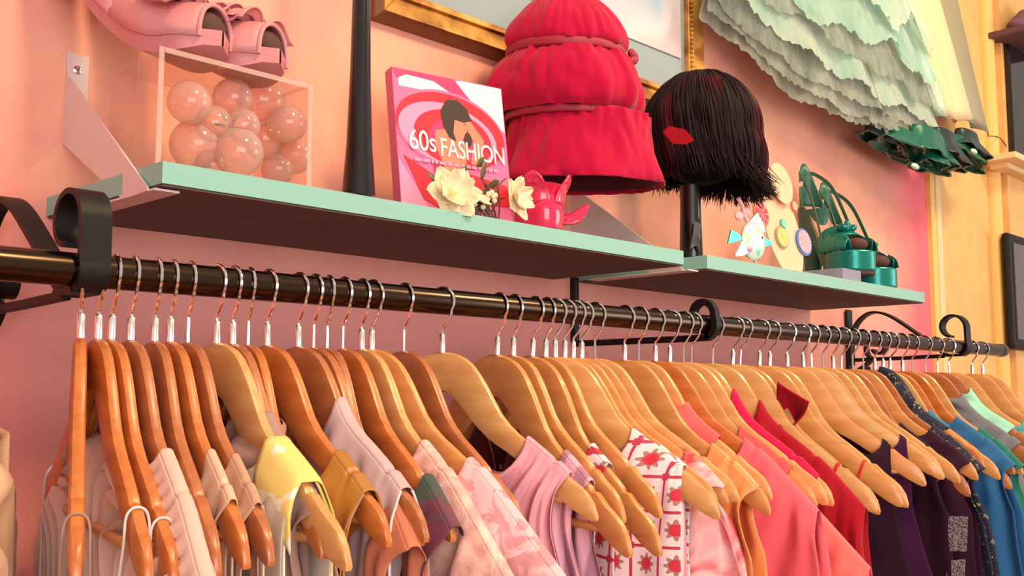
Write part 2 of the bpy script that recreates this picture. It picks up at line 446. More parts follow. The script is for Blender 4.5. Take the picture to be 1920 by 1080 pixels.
HOOK = MB().tube(catmull(hk, 2), 0.00185, 8).mesh('hook', 'steel')
FERR = MB().lathe([(.0026, -.067), (.0041, -.066), (.0041, -.0435), (.0026, -.0415)], 14).mesh('ferrule', 'ferrule')
BAR = {s: MB().tube([(0, .176*s, -.0655-.178*s), (0, 0, -.0655-.179*s), (0, -.176*s, -.0655-.178*s)], 0.0052, 12).mesh('trouser_bar', 'w1') for s in (1.0, 1.08, 1.15)}
ORD = ['first', 'second', 'third', 'fourth', 'fifth', 'sixth', 'seventh', 'eighth', 'ninth', 'tenth', 'eleventh', 'twelfth', 'thirteenth', 'fourteenth', 'fifteenth', 'sixteenth', 'seventeenth', 'eighteenth', 'nineteenth', 'twentieth']
TONE = {'w0': 'orange', 'w1': 'golden', 'w2': 'honey coloured', 'w3': 'brown'}
# collar pixel, turn, tilt, size, wood, ferrule, what it carries
HG = [
 (150, -22.5, -1, 1, 'w0', 1, 'bare, turned edge on'), (184, -12, 2, 1, 'w0', 1, 'with a clear strap loop near its tip'), (211, -9, 4, 1, 'w0', 1, 'with a thin white strap near its tip'),
 (246, -9, 2, 1, 'w3', 1, 'carrying the pleated blush dress'), (290, -12, 1, 1, 'w3', 1, 'tight behind the pleated blush dress'), (319, -10, 0, 1, 'w0', 1, 'carrying the beige satin strap'),
 (352, -9, 0, 1, 'w3', 0, 'carrying the tan slip strap'), (404, -1.5, -2, 1.08, 'w1', 1, 'carrying the lemon yellow strap'), (436, -7, 0, 1, 'w3', 1, 'carrying the dusty mauve dress'),
 (465, -13, 0, 1, 'w0', 0, 'narrow and half hidden by a larger one'), (500, -1.5, -1, 1, 'w0', 1, 'carrying the bronze gold satin strap'), (558, 0, -1, 1, 'w3', 1, 'carrying the lavender grey dress'),
 (588, -6, 0, 1, 'w3', 0, 'dull and close behind the lavender grey dress'), (614, -14, 1, 1, 'w3', 0, 'carrying the terracotta dress'), (643, -6, 0, 1, 'w0', 0, 'glossy, carrying the plum floral dress'),
 (677, -6, -1, 1, 'w1', 1, 'carrying the textured pink dress'), (697, 7, 0, 1, 'w2', 1, 'carrying the pink lace dress'), (757, -4, 0, 1, 'w3', 0, 'carrying the wine print dress'),
 (829, 13.5, 0, 1, 'w1', 1, 'standing alone and carrying the pink pleated dress'),
 (935, -4.5, 3, 1.15, 'w2', 1, 'carrying the lilac striped dress'), (964, -7, 2, 1, 'w2', 1, 'carrying the dark wine sheath'), (1003, -4.5, 5, 1.15, 'w2', 1, 'carrying the narrow red flowered strap'),
 (1025, -5, 2, 1, 'w2', 1, 'bare between flowered dresses'), (1041, 17, 0, 1.08, 'w1', 1, 'carrying the wide red flowered strap'), (1060, 14, 1, 1, 'w2', 1, 'carrying the pale ribbed dress'),
 (1077, 18, 2, 1, 'w2', 1, 'with a bare tip behind the ribbed dress'), (1092, 18, 1, 1, 'w2', 1, 'carrying the silky rose print dress'), (1116, 12, 0, 1, 'w1', 0, 'just before the orange satin blouse'),
 (1172, 7, 1, 1.08, 'w2', 1, 'carrying the orange satin blouse'), (1199, 7, 1, 1, 'w1', 0, 'carrying the coral tab dress'), (1229, 9, 0, 1, 'w0', 1, 'carrying the rose pink sleeve'),
 (1258, 18, 2, 1.08, 'w2', 1, 'carrying the sheer salmon strap'), (1283, 10, 1, 1.08, 'w1', 0, 'carrying the salmon kimono sleeve'), (1299, 12, 2, 1.08, 'w1', 0, 'carrying the magenta dress'),
 (1340, 13, 3, 1.08, 'w1', 0, 'carrying the crimson dress with the bow'), (1378, 17, 4, 1.15, 'w1', 1, 'tied with scarlet thread at the tip'), (1394, 14, 5, 1.15, 'w2', 0, 'with a bare tip beneath a scarlet tied one'),
 (1427, 15, 3, 1.15, 'w2', 1, 'tied with thin red thread'), (1447, 14, 4, 1.15, 'w1', 1, 'tucked beneath the thread tied ones'), (1476, 22, 0, 1.08, 'w2', 1, 'wrapped with a wide purple strap'),
 (1504, 24, -2, 1.08, 'w1', 1, 'wrapped with a narrow purple strap'), (1522, 12, 0, 1, 'w2', 0, 'pale and bare'), (1543, 6, 0, 1, 'w1', 0, 'thin and bare'),
 (1562, 4, 0, 1.08, 'w1', 1, 'with a bright ferrule and bare shoulder'), (1582, 11, 4, 1.15, 'w3', 0, 'carrying the aubergine dress with sequins'), (1599, 5, 0, 1.08, 'w2', 0, 'carrying the dark plum dress'),
 (1619, 3, 0, 1, 'w3', 0, 'carrying the navy dress with gold sprigs'), (1640, 0, 0, 1, 'w0', 1, 'hidden under the navy brocade collar'), (1657, 5, 2, 1.08, 'w1', 1, 'carrying the bright blue strap'),
 (1672, 9, 4, 1.15, 'w0', 1, 'orange beside the blue strap'), (1692, -5, 0, 1.08, 'w0', 1, 'carrying the cobalt dress'), (1711, -3, 1, 1.08, 'w1', 0, 'carrying the emerald dress'),
 (1735, 3, 0, 1.08, 'w3', 0, 'carrying the grey dress'), (1757, 9, -1, 1, 'w3', 0, 'carrying the mint dress'), (1778, 14, -2, 1.08, 'w2', 0, 'between the mint dress and the iron scroll'),
 (1822, 8, 0, 1, 'w2', 1, 'beyond the iron scroll'), (1842, 5, 0, 1, 'w1', 1, 'at the far end of the rail'),
]
HP = []
for i, (u, th, ta, s, tone, ferr, what) in enumerate(HG):
    x = at(u, 640 if u < 700 else 660 if u < 1000 else 685, ROD).x
    s = 1.0 if s == 1 else s
    if u <= 700: sec = f'{ORD[i]} from the left iron scroll'
    elif u <= 1140: sec = f'{ORD[i-16]} beyond the wide right bracketless gap'
    HP.append((x, th, ta, s))
    e = empty('wooden_hanger', (x, ROD, ZR), 0, f'{TONE[tone]} wooden clothes hanger {what}', 'clothes hanger', 'wooden hangers on the rail')
    e.rotation_euler = (math.radians(ta), 0, math.radians(th))
    for nm, me in (('wooden_body', BODY[(tone, s)]), ('hook', HOOK), ('trouser_bar', BAR[s]))+((('ferrule', FERR),) if ferr else ()):
        c = bpy.data.objects.new(nm, me); COL.objects.link(c); c.parent = e

# ------------------------------------------------------------------ garments
def garment(hi, name, label, cat, mat, r0, r1, nd=0.12, length=0.62, flare=0.10, arm=0.10, scoop=0.02, fold=0.006, nf=9, thick=0.007, one=False, seed=0, lift=0.0035, sleeve=0.0, sl_len=0.12, lining=None, edge=None, strap=None, drop=0.0):
    x, th, ta, s = HP[hi]
    e = empty(name, (x, ROD, ZR), 0, label, cat)
    e.rotation_euler = (math.radians(ta), 0, math.radians(th))
    rnd = random.Random(seed*13+hi)
    ph = [rnd.uniform(0, 6.28) for _ in range(4)]
    mb = MB()
    zbot = -.0655-.18*s-length
    def U(r): return -.0655+(upz(r/s)+.0655)*s+lift-drop
    def sm(t): t = max(0, min(1, t)); return t*t*(3-2*t)
    nu, nv = 44, 30
    def sheet(sg, fc, off=0.0, mb_=None):
        def fn(u, v):
            vv = v**1.6
            # depth measured from the shoulder line
            zt0 = U((r0+r1)/2); dep = vv*(zt0-zbot)
            rin = r0*(1-sm(dep/nd))
            rout = r1-scoop*math.sin(PI*min(1, dep/arm))*(1 if dep < arm else 0)+flare*max(0, dep-arm*0.6)*(0.8)
            rout = min(rout, max(r1, 0.24)+0.03)
            if sleeve: rout = r1+sleeve*0.25*sm(dep/sl_len) if dep < sl_len else rout
            r = rin+(rout-rin)*u
            z = U(min(r, r1+0.0))*(1-vv)+zbot*vv
            k = sm(dep/0.055)
            xx = fc*(thick*0.55+thick*0.7*min(1, (dep/0.03))**0.7+0.006*k)
            rq = r0+(r1-r0)*u
            f = math.sin(nf*14*rq+ph[0]+sg)+0.55*math.sin(nf*31*rq+ph[1]+fc)+0.4*math.sin(18*z+ph[2])
            xx += fold*k*f
            return (xx-off*fc, -sg*(r+fold*0.5*k*math.sin(22*z+ph[3])), z)
        (mb_ or mb).grid(fn, nu, nv)
    # the cloth over the wooden arm
    def over(sg, mb_=None, off=0):
        def fn(u, v):
            r = r0+(r1-r0)*u; a = PI*v
            return (math.cos(a)*(thick*0.55-off), -sg*r, U(r)+math.sin(a)*0.0032-off)
        (mb_ or mb).grid(fn, nu, 8)
    for sg in (1, -1):
        over(sg)
        for fc in (-1, 1): sheet(sg, fc)
    mb.build('bodice', mat, e, True, solid=0.0012)
    if lining:
        lb = MB()
        for sg in (1, -1):
            for fc in (-1, 1): sheet(sg, fc, 0.003, lb)
        lb.build('lining', lining, e, True)
    if edge:
        for sg in (1, -1):
            for fc in (-1, 1):
                eb = MB(); pts = []
                for j in range(16):
                    v = j/22; vv = v**1.6; zt0 = U((r0+r1)/2); dep = vv*(zt0-zbot)
                    rout = r1-scoop*math.sin(PI*min(1, dep/arm))*(1 if dep < arm else 0)+flare*max(0, dep-arm*0.6)*0.8
                    z = U(min(rout, r1))*(1-vv)+zbot*vv
                    pts.append((fc*(thick*0.55+thick*0.7*min(1, (dep/0.03))**0.7+0.006*sm(dep/0.055)), -sg*rout, z))
                eb.tube(pts, 0.0014, 6).build('piping', edge, e, True)
    if strap:
        for sg in (1, -1):
            sb = MB()
            def fn(u, v):
                r = r0-.003+(r1-r0+.006)*u; a = (v-.5)*2; hh = max(0, abs(a)-.12)/.88
                return (math.copysign(min(1, abs(a)/.12)**.6, a)*(thick*.55+.0022+thick*.7*min(1, hh*2)**.7+.004*hh), -sg*(r+.010*hh*(u-.2)), U(r)+.0055*(1 if abs(a) < .12 else 1-.3*hh)-.062*hh)
            sb.grid(fn, 12, 24); sb.build('shoulder_strap', strap, e, True, solid=.0012)
    return e
def camisole(hi, label, mat, r, rad, z1=-.42):
    """thin straps over both arms falling to a narrow bodice"""
    x, th, ta, s = HP[hi]
    e = empty('camisole', (x, ROD, ZR), 0, label, 'camisole'); e.rotation_euler = (math.radians(ta), 0, math.radians(th))
    z0 = -.0655+(upz(r/s)+.0655)*s
    for sg in (1, -1):
        pts = [(-.014, -sg*(r-.05), z1), (-.0135, -sg*(r-.02), z0-.12), (-.0105, -sg*r, z0-.035), (-.0088, -sg*r, z0-.006), (0, -sg*r, z0+rad), (.0088, -sg*r, z0-.006), (.0105, -sg*r, z0-.035), (.0135, -sg*(r-.02), z0-.12), (.014, -sg*(r-.05), z1)]
        MB().tube(catmull(pts, 6), rad, 8).build('strap', mat, e)
    m = MB()
    for fc in (-1, 1): m.grid(lambda u, v: (fc*(.012+.004*math.sin(u*40)), (u*2-1)*(r-.05+.04*v), z1-.25*v), 40, 6)
    m.build('bodice', mat, e, True, solid=.001)
    return e
C = lambda n, c, **k: M.setdefault(n, plain(n, c, **dict(dict(rough=0.8, sheen=0.08, bump=0.15, bscale=90), **k))) and n
C('blush', (226, 184, 168)); C('beige_satin', (222, 184, 152), rough=0.4); C('tan_slip', (196, 150, 122))
M['yellow_print'] = two('lemon cloth with white print', (240, 214, 120), (246, 238, 214), 22, 0.56, 0.6)
C('greycream', (206, 190, 172)); C('mauve', (172, 132, 118)); C('gold', (178, 116, 44), rough=0.38, sheen=0.0, spec=0.7, bscale=25, bump=0.5)
C('lavgrey', (200, 170, 168)); C('terracotta', (204, 120, 88)); C('white', (238, 226, 218)); C('clear', (222, 214, 214), rough=0.2)
M['plum_floral'] = two('plum cloth with dark green flowers', (60, 74, 62), (110, 48, 70), 12, 0.42, 0.52)
M['pink_text'] = two('textured pink cloth', (222, 158, 148), (246, 200, 184), 34, 0.4, 0.62, bump=0.8)
M['lace'] = two('pink lace', (206, 146, 150), (244, 186, 190), 26, 0.47, 0.51, bump=0.6)
M['wine_print'] = two('wine cloth with white print', (96, 26, 34), (222, 200, 214), 18, 0.56, 0.6)
C('pinkpleat', (232, 160, 172)); M['lilac_stripe'] = two('lilac striped cloth', (176, 122, 140), (232, 170, 188), 9, 0.35, 0.65, 'wave')
C('wine', (92, 20, 30)); M['red_floral'] = medallion('white cotton with red flowers', (244, 222, 226), (196, 54, 82), (214, 44, 66), (176, 128, 116), 0.046)
M['ribbed'] = two('pale pink ribbed cloth', (212, 150, 158), (250, 218, 216), 13, 0.4, 0.6, 'wave')
M['rose_satin'] = two('silky rose print', (214, 76, 82), (242, 184, 184), 13, 0.42, 0.56, rough=0.32)
C('orange_satin', (238, 146, 84), rough=0.35, sheen=0.1, bump=0.4, bscale=30); C('rosepink', (236, 98, 112)); C('coral', (250, 100, 100))
C('salmon', (206, 84, 78)); C('salmon2', (244, 116, 108)); C('magenta', (206, 22, 74), rough=0.8, spec=.2); C('crimson', (166, 10, 34), rough=0.8, spec=.2)
C('aubergine', (44, 12, 34), spec=.15); C('black_cloth', (20, 8, 14), spec=.15); C('purple', (62, 16, 58), spec=.2); C('violet', (134, 52, 140)); C('scarlet', (222, 40, 40))
M['sequin'] = two('tarnished sequin cloth', (60, 44, 66), (150, 132, 134), 320, 0.35, 0.6, 'cell', rough=0.3)
M['navy_gold'] = two('navy brocade with gold sprigs', (18, 22, 52), (168, 146, 104), 85, 0.60, 0.66)
C('navy', (24, 26, 56)); C('plum_dark', (50, 14, 38), spec=.15); C('blue', (40, 130, 168)); C('cobalt', (36, 104, 160)); C('emerald', (24, 120, 96)); C('mint_cloth', (160, 224, 196)); C('grey_cloth', (120, 120, 128)); C('teal_cloth', (70, 170, 170))
C('cream_cloth', (226, 186, 150))

camisole(0, 'sheer pale camisole on thin straps over the leftmost bare hanger', 'mauve', 0.185, 0.0010)
camisole(1, 'camisole on clear loops over the second hanger from the left', 'clear', 0.175, 0.0012)
camisole(2, 'camisole on thin white straps over the third hanger from the left', 'clear', 0.180, 0.0012)
garment(3, 'dress', 'pleated blush pink dress with soft gathered shoulders', 'dress', 'blush', 0.120, 0.238, fold=0.012, nf=34, thick=0.011, arm=0.2, lift=0.004)
garment(5, 'slip_dress', 'beige satin slip dress with a broad strap beside the blush dress', 'dress', 'beige_satin', 0.128, 0.185, nd=0.2, arm=0.14)
garment(6, 'slip_dress', 'tan slip dress with a folded strap left of the lemon strap', 'dress', 'tan_slip', 0.135, 0.19, nd=0.2, arm=0.14, edge='beige_satin')
garment(8, 'dress', 'dusty mauve dress half hidden behind the lemon yellow one', 'dress', 'mauve', 0.09, 0.20, fold=0.009, thick=0.012)
garment(7, 'dress', 'grey cream dress with a lemon yellow and white printed strap', 'dress', 'greycream', 0.124, 0.174, nd=0.16, arm=0.2, thick=0.016, edge='yellow_print', scoop=0.0, fold=0.003, strap='yellow_print')
garment(10, 'dress', 'bronze gold satin dress with crinkled strap', 'dress', 'gold', 0.140, 0.190, nd=0.2, arm=0.2, thick=0.014, scoop=0.01, edge='gold', fold=0.004)
garment(11, 'dress', 'lavender grey sleeveless dress with pale piping', 'dress', 'lavgrey', 0.082, 0.190, nd=0.2, arm=0.2, thick=0.013, edge='white', scoop=0.0)
garment(13, 'dress', 'terracotta dress hanging below the lavender grey one', 'dress', 'terracotta', 0.14, 0.235, nd=0.2, thick=0.012)
garment(14, 'dress', 'plum dress with dark green flowers at the shoulder', 'dress', 'plum_floral', 0.175, 0.225, nd=0.2, thick=0.013, arm=0.25)
garment(15, 'dress', 'textured pink dress with peach flecked sleeves', 'dress', 'pink_text', 0.130, 0.275, nd=0.2, thick=0.012, sleeve=0.02, flare=0.05)
garment(16, 'dress', 'pink lace dress with long sloping sleeves', 'dress', 'lace', 0.155, 0.305, nd=0.2, thick=0.015, sleeve=0.02, flare=0.05)
garment(17, 'dress', 'wine red dress with white print behind the lone golden hanger', 'dress', 'wine_print', 0.03, 0.18, nd=0.06, thick=0.008, drop=0.055)
garment(18, 'dress', 'pink pleated dress with a flat pink strap', 'dress', 'pinkpleat', 0.128, 0.186, nd=0.2, arm=0.14, thick=0.010, fold=0.006, nf=22, lining='lilac_stripe')
garment(19, 'dress', 'lilac striped dress with narrow pink strap', 'dress', 'lilac_stripe', 0.140, 0.186, nd=0.2, arm=0.14, thick=0.010, fold=0.006, nf=18)
garment(20, 'dress', 'dark wine sheath dress between pink garments', 'dress', 'wine', 0.05, 0.16, nd=0.1, thick=0.009, drop=0.05)
garment(21, 'dress', 'white dress with red flowers and a narrow strap, nearer the lilac dress', 'dress', 'red_floral', 0.128, 0.160, nd=0.2, arm=0.2, thick=0.010, scoop=0.0, fold=0.003)
garment(23, 'dress', 'white dress with red flowers and a wide sleeveless shoulder', 'dress', 'red_floral', 0.118, 0.190, nd=0.2, arm=0.2, thick=0.011, scoop=0.0, fold=0.003)
garment(24, 'dress', 'pale pink ribbed dress under the flowered shoulder', 'dress', 'ribbed', 0.15, 0.186, nd=0.2, arm=0.05, thick=0.008, fold=0.005, nf=20)
garment(26, 'dress', 'silky rose printed dress in coral and pale pink', 'dress', 'rose_satin', 0.16, 0.215, nd=0.2, arm=0.05, thick=0.012, flare=0.3, fold=0.010)
garment(28, 'blouse', 'orange satin blouse with a creased shoulder', 'blouse', 'orange_satin', 0.150, 0.222, nd=0.2, arm=0.1, thick=0.012)
garment(29, 'dress', 'bright coral dress with a pointed tab above the orange blouse', 'dress', 'coral', 0.085, 0.14, nd=0.08, thick=0.011)
garment(30, 'dress', 'rose pink dress with a soft short sleeve', 'dress', 'rosepink', 0.15, 0.26, nd=0.2, thick=0.013, sleeve=0.03)
garment(31, 'dress', 'sheer salmon dress with a wide strap', 'dress', 'salmon', 0.118, 0.200, nd=0.2, arm=0.14, thick=0.012, fold=0.004)
garment(32, 'blouse', 'salmon kimono sleeved blouse with a crisp sleeve corner', 'blouse', 'salmon2', 0.20, 0.30, nd=0.2, thick=0.010, sleeve=0.02, drop=0.045)
garment(33, 'dress', 'magenta dress with a long smooth shoulder', 'dress', 'magenta', 0.075, 0.215, nd=0.2, thick=0.011)
garment(34, 'dress', 'crimson dress with a bow at the shoulder', 'dress', 'crimson', 0.085, 0.262, nd=0.2, thick=0.012, sleeve=0.03)
garment(36, 'dress', 'black dress hanging under the thread tied hangers', 'dress', 'black_cloth', 0.19, 0.22, nd=0.1, arm=0.05, thick=0.010, drop=0.05)
garment(39, 'dress', 'dark aubergine dress on a wide purple strap', 'dress', 'aubergine', 0.166, 0.180, nd=0.18, arm=0.2, thick=0.010, scoop=0, flare=0.3)
garment(40, 'dress', 'purple dress on a narrow purple strap', 'dress', 'purple', 0.166, 0.177, nd=0.18, arm=0.2, thick=0.010, scoop=0, flare=0.3)
garment(44, 'dress', 'aubergine evening dress with a tarnished sequin panel', 'dress', 'aubergine', 0.12, 0.215, nd=0.1, thick=0.014, flare=0.2)
garment(45, 'dress', 'dark plum dress filling the rail below the navy collar', 'dress', 'plum_dark', 0.15, 0.225, nd=0.1, thick=0.014)
garment(46, 'dress', 'navy dress with gold sprigs along the shoulder', 'dress', 'navy_gold', 0.14, 0.235, nd=0.1, thick=0.010)
garment(47, 'dress', 'navy brocade dress with a high gold sprigged collar', 'dress', 'navy_gold', 0.012, 0.15, nd=0.03, thick=0.010, lift=0.004)
garment(48, 'dress', 'bright blue sleeveless dress beside the navy brocade', 'dress', 'blue', 0.10, 0.14, nd=0.1, thick=0.010)
garment(50, 'dress', 'cobalt blue dress with a long sloping shoulder', 'dress', 'cobalt', 0.12, 0.24, nd=0.1, thick=0.010)
garment(51, 'dress', 'emerald green dress near the end of the rail', 'dress', 'emerald', 0.15, 0.24, nd=0.1, thick=0.010)
garment(52, 'dress', 'grey dress behind the emerald one', 'dress', 'grey_cloth', 0.08, 0.2, nd=0.1, thick=0.010)
garment(53, 'dress', 'pale mint dress near the iron scroll', 'dress', 'mint_cloth', 0.07, 0.16, nd=0.1, thick=0.012)
garment(54, 'dress', 'teal dress hanging behind the mint one', 'dress', 'teal_cloth', 0.15, 0.22, nd=0.1, thick=0.010)
bpy.context.view_layer.update()
def on_cloth(e, xl, u, v):
    """point of the cloth face x=xl of a hung garment on the line of sight through (u, v)"""
    Mi = e.matrix_world.inverted(); O = Mi @ Vector((0, 0, ZE)); D = Mi.to_3x3() @ (_F*F_PX+_R*(u-960)+_U*(540-v))
    return O+D*((xl-O.x)/D.x)
eg = [o for o in bpy.data.objects if o.get('label', '').startswith('aubergine evening dress')][0]
for quad, nm in ((((1778, 968), (1815, 968), (1812, 1034), (1776, 1034)), 'sequin_panel'), (((1776, 1052), (1810, 1048), (1808, 1100), (1772, 1100)), 'sequin_panel')):
    P = [on_cloth(eg, -.034, u, v) for u, v in quad]
    MB().add(P+[p_+Vector((.002, 0, 0)) for p_ in P], [(0, 1, 2, 3), (7, 6, 5, 4), (0, 4, 5, 1), (1, 5, 6, 2), (2, 6, 7, 3), (3, 7, 4, 0)]).build(nm, 'sequin', eg, False)
# threads tied round hanger tips
def tie(hi, label, mat, r, wd):
    x, th, ta, s = HP[hi]
    e = MB(); n = 20
    z0 = -.0655+(upz(r)+.0655)*s
    for k in range(3 if wd > 0.006 else 2):
        rr = r*s+k*wd/2
        pts = []
        for j in range(n):
            a = 2*PI*j/n; q = math.cos(a); p = math.sin(a)
            q = math.copysign(abs(q)**.6, q); p = math.copysign(abs(p)**.6, p)
            pts.append((p*0.0082, -(rr-0.006*(1-q)), z0-0.018+q*0.021))
        e.tube(pts, wd/3.4, 6, closed=True)
    o = e.build('tie_thread', mat); tag(o, label, 'thread')
    o.location = (x, ROD, ZR); o.rotation_euler = (math.radians(ta), 0, math.radians(th))
tie(35, 'scarlet thread tied round a golden hanger tip', 'scarlet', 0.163, 0.005)
tie(37, 'thin red thread tied round a hanger tip beside the aubergine dress', 'scarlet', 0.164, 0.004)
# crimson bow on the crimson dress shoulder
p = at(1462, 805, 0.93)
b = MB()
def bowloop(sg):
    def fn(u, v):
        a = u; w_ = 0.010+0.022*u
        return Vector((sg*(0.002)+0.010*math.sin(3*u+v*2), 0, 0))+Vector((0.012*math.sin(PI*v)*math.sin(PI*u), -sg*0.040*u*0.5, 0.048*u*(1 if sg > 0 else -0.9)+(v-0.5)*w_*0.8))+Vector((0, (v-0.5)*w_, 0))
    return fn
for sg in (1, -1): b.grid(bowloop(sg), 10, 8)
b.ball((0, 0, 0), 0.009, 10)
o = b.build('bow', 'crimson', None, True, loc=p, solid=0.002); o.scale = (1.7, 1.5, 1.35); tag(o, 'stiff crimson ribbon bow standing up from the crimson dress shoulder', 'bow')

# cream garment close by at the left edge
HP.append((0.336, -22, 3, 1.0))
e = empty('wooden_hanger', (0.336, ROD, ZR), 0, 'wooden hanger left of the iron scroll under the cream jacket', 'clothes hanger', 'wooden hangers on the rail')
e.rotation_euler = (math.radians(3), 0, math.radians(-24))
for nm, me in (('wooden_body', BODY[('w0', 1.0)]), ('hook', HOOK), ('trouser_bar', BAR[1.0])):
    c = bpy.data.objects.new(nm, me); COL.objects.link(c); c.parent = e
garment(len(HP)-1, 'jacket', 'cream jacket sleeve at the lower left edge of the view', 'jacket', 'cream_cloth', 0.08, 0.262, thick=0.020, sleeve=0.02, drop=.02)

# ------------------------------------------------------------------ things on the long shelf
ZS = ZT
# clear acrylic riser
M['acrylic'] = glass('clear acrylic', (250, 240, 236), 0.05, 0.22, 0.03)
M['bubble'] = glass('pink bubble glass', (246, 216, 204), 0.07, 0.55, 0.24)
p = at(291, 300, 1.06)
rx0 = p.x; rx1 = at(585, 200, 1.06).x; rh = at(300, 86, 1.06).z-ZS
t = empty('acrylic_riser', ((rx0+rx1)/2, 1.12, ZS), 0, 'clear acrylic riser on the long shelf under the pink shoes', 'display riser')
hw = (rx1-rx0)/2
MB().box((-hw+.003, 0, rh/2), (.006, .12, rh)).build('side_panel', 'acrylic', t, False, bevel=.001)
MB().box((hw-.003, 0, rh/2), (.006, .12, rh)).build('side_panel', 'acrylic', t, False, bevel=.001)
MB().box((0, 0, rh-.003), (2*hw-.0125, .12, .006)).build('top_panel', 'acrylic', t, False, bevel=.001)
MB().box((-hw-.006, -.035, rh/2-.004), (.009, .009, rh-.008)).build('corner_post', 'acrylic', t, False, bevel=.002)
M['acrylic_edge'] = glass('polished acrylic edge', (255, 236, 228), .2, .3, .25)
for sg in (-1, 1): MB().box((sg*(hw-.003), -.0606, rh/2), (.0062, .001, rh)).build('polished_edge', 'acrylic_edge', t, False)
MB().box((0, -.0606, rh-.003), (2*hw-.014, .001, .006)).build('polished_edge', 'acrylic_edge', t, False)
# bubble ornament
bub = [(355, 192, 35), (437, 185, 33), (490, 190, 40), (538, 232, 32), (550, 292, 30), (447, 285, 40), (368, 272, 42), (495, 262, 34), (400, 232, 30), (520, 318, 26), (455, 236, 28), (395, 310, 26)]
t = empty('bubble_ornament', at(450, 330, 1.12), 0, 'cluster of clear pink glass bubbles inside the acrylic riser', 'ornament')
t.location.z = ZS
for i, (u, v, r) in enumerate(bub):
    q = at(u, v, 1.115+0.03*((i*37) % 5-2)/2)
    rr = r*(q.x*_F.x+q.y*_F.y)/F_PX*1.2
    q.z = max(q.z, ZS+rr)
    MB().ball(q-t.location, rr, 24).build('glass_bubble', 'bubble', t)
c = at(430, 238, 1.115)-t.location
mb = MB()
for k in range(6):
    a = k*PI/3; mb.tube([c, c+Vector((math.cos(a)*.02, .0, math.sin(a)*.016))], [.0028, .0012], 6)
mb.build('wire_centre', 'iron', t)

# pumps and sandals --------------------------------------------------------
def wedge_shoe(t, mats, L=0.27, heel=0.17, plat=0.018, W=0.094, bow=True, peep=True):
    """local: toe towards +x, sole on z=0; mats = upper, sole, dark lining"""
    up, sole, dark = mats
    def halfw(x):   # x 0 heel .. 1 toe
        pts = [(0, .55), (.1, .66), (.3, .62), (.5, .72), (.72, 1.0), (.86, .96), (.95, .7), (1.0, .04)]
        for i in range(len(pts)-1):
            if pts[i][0] <= x <= pts[i+1][0]:
                k = (x-pts[i][0])/(pts[i+1][0]-pts[i][0]); k = k*k*(3-2*k); return W/2*(pts[i][1]*(1-k)+pts[i+1][1]*k)
        return W/2*.22
    def top(x):     # footbed height
        k = max(0, min(1, (0.80-x)/0.72)); return plat+heel*(k**1.7)
    def sec(x, z): return z
    # thin arched sole with a block heel
    m = MB(); N = 28
    def fn(u, v):
        x = u; w_ = halfw(x); zt = top(x); spring = 0.014*max(0, (x-.80)/.20)**2
        k = v*4; i = min(3, int(k)); f = k-i
        ring = [(-1, 0), (-1, 1), (1, 1), (1, 0)]; p0 = ring[i]; p1 = ring[(i+1) % 4]
        yy = p0[0]+(p1[0]-p0[0])*f; zz = p0[1]+(p1[1]-p0[1])*f
        return ((x-.5)*L, yy*w_*(1-.10*(1-zz)), spring+zt-plat+zz*plat)
    m.grid(fn, N, 16)
    m.build('sole', sole, t, True)
    m = MB()
    m.lathe([(.014, top(.06)-.075), (.015, top(.06)-.06), (.018, top(.06)-.04), (.026, top(.06)-plat+.002)], 20, sx=1.0, sy=1.0, c=((.09-.5)*L, 0, 0))
    m.build('heel', sole, t, True)
    # footbed
    m = MB(); m.grid(lambda u, v: ((u-.5)*L, (v*2-1)*halfw(u)*.97, top(u)+.001), N, 6); m.build('insole', dark, t, True)
    return halfw, top
def pump(t, mats, L=0.27):
    up, sole, dark = mats
    hw_, top = wedge_shoe(t, mats, L)
    m = MB()
    def vamp(u, v):   # toe cap from x=.58 to .93
        x = .50+u*.46; a = PI*v
        h = (.066-.020*u)*(math.sin(a)**.75 if 0 < v < 1 else 0)
        return ((x-.5)*L, -math.cos(a)*hw_(x)*1.03, top(x)+h)
    m.grid(vamp, 14, 16)
    m.build('toe_cap', up, t, True, solid=.0022)
    m = MB()
    def back(u, v):   # heel counter
        a = PI*.5+u*PI; x = .27+.27*math.cos(a) if False else None
        k = abs(u*2-1); xx = .02+.5*k**1.6; sg = -1 if u < .5 else 1
        w_ = hw_(xx)*(min(1, k*3.2))
        return ((xx-.5)*L, sg*w_*1.02, top(xx)+(.052-.018*k)*v)
    m.grid(back, 30, 5)
    m.build('heel_counter', up, t, True, solid=.0022)
    MB().ball(((.94-.5)*L, 0, top(.95)+.019), .020, 16, scale=(.55, 1.15, .9)).build('peep_toe', dark, t, True)
    m = MB(); m.tube([((.962-.5)*L, -math.cos(a_)*hw_(.96)*1.03, top(.95)+.045*max(0, math.sin(a_))**.75) for a_ in [PI*i_/20 for i_ in range(21)]], .0028, 8); m.build('toe_rim', up, t, True)
    for k in range(3):   # grosgrain strips of the bow
        m = MB(); z = top(.86)+.054-k*.004
        for sg in (-1, 1):
            m.grid(lambda u, v: ((.78-.5)*L+.013*k+(v-.5)*(.018+.022*u)+.004*math.sin(u*5), sg*(u*.056), z+.016*math.sin(u*PI)*(1 if k != 1 else .4)-.010*u+.003*math.sin(v*9)), 12, 6)
        m.build('bow_ribbon', up, t, True, solid=.0015)
M['pink_leather'] = plain('dusty pink leather', (214, 140, 142), 0.5, bump=.1)
M['pink_sole'] = plain('pink wrapped sole', (205, 126, 130), 0.5)
M['shoe_dark'] = plain('brown shoe lining', (84, 48, 44), 0.8)
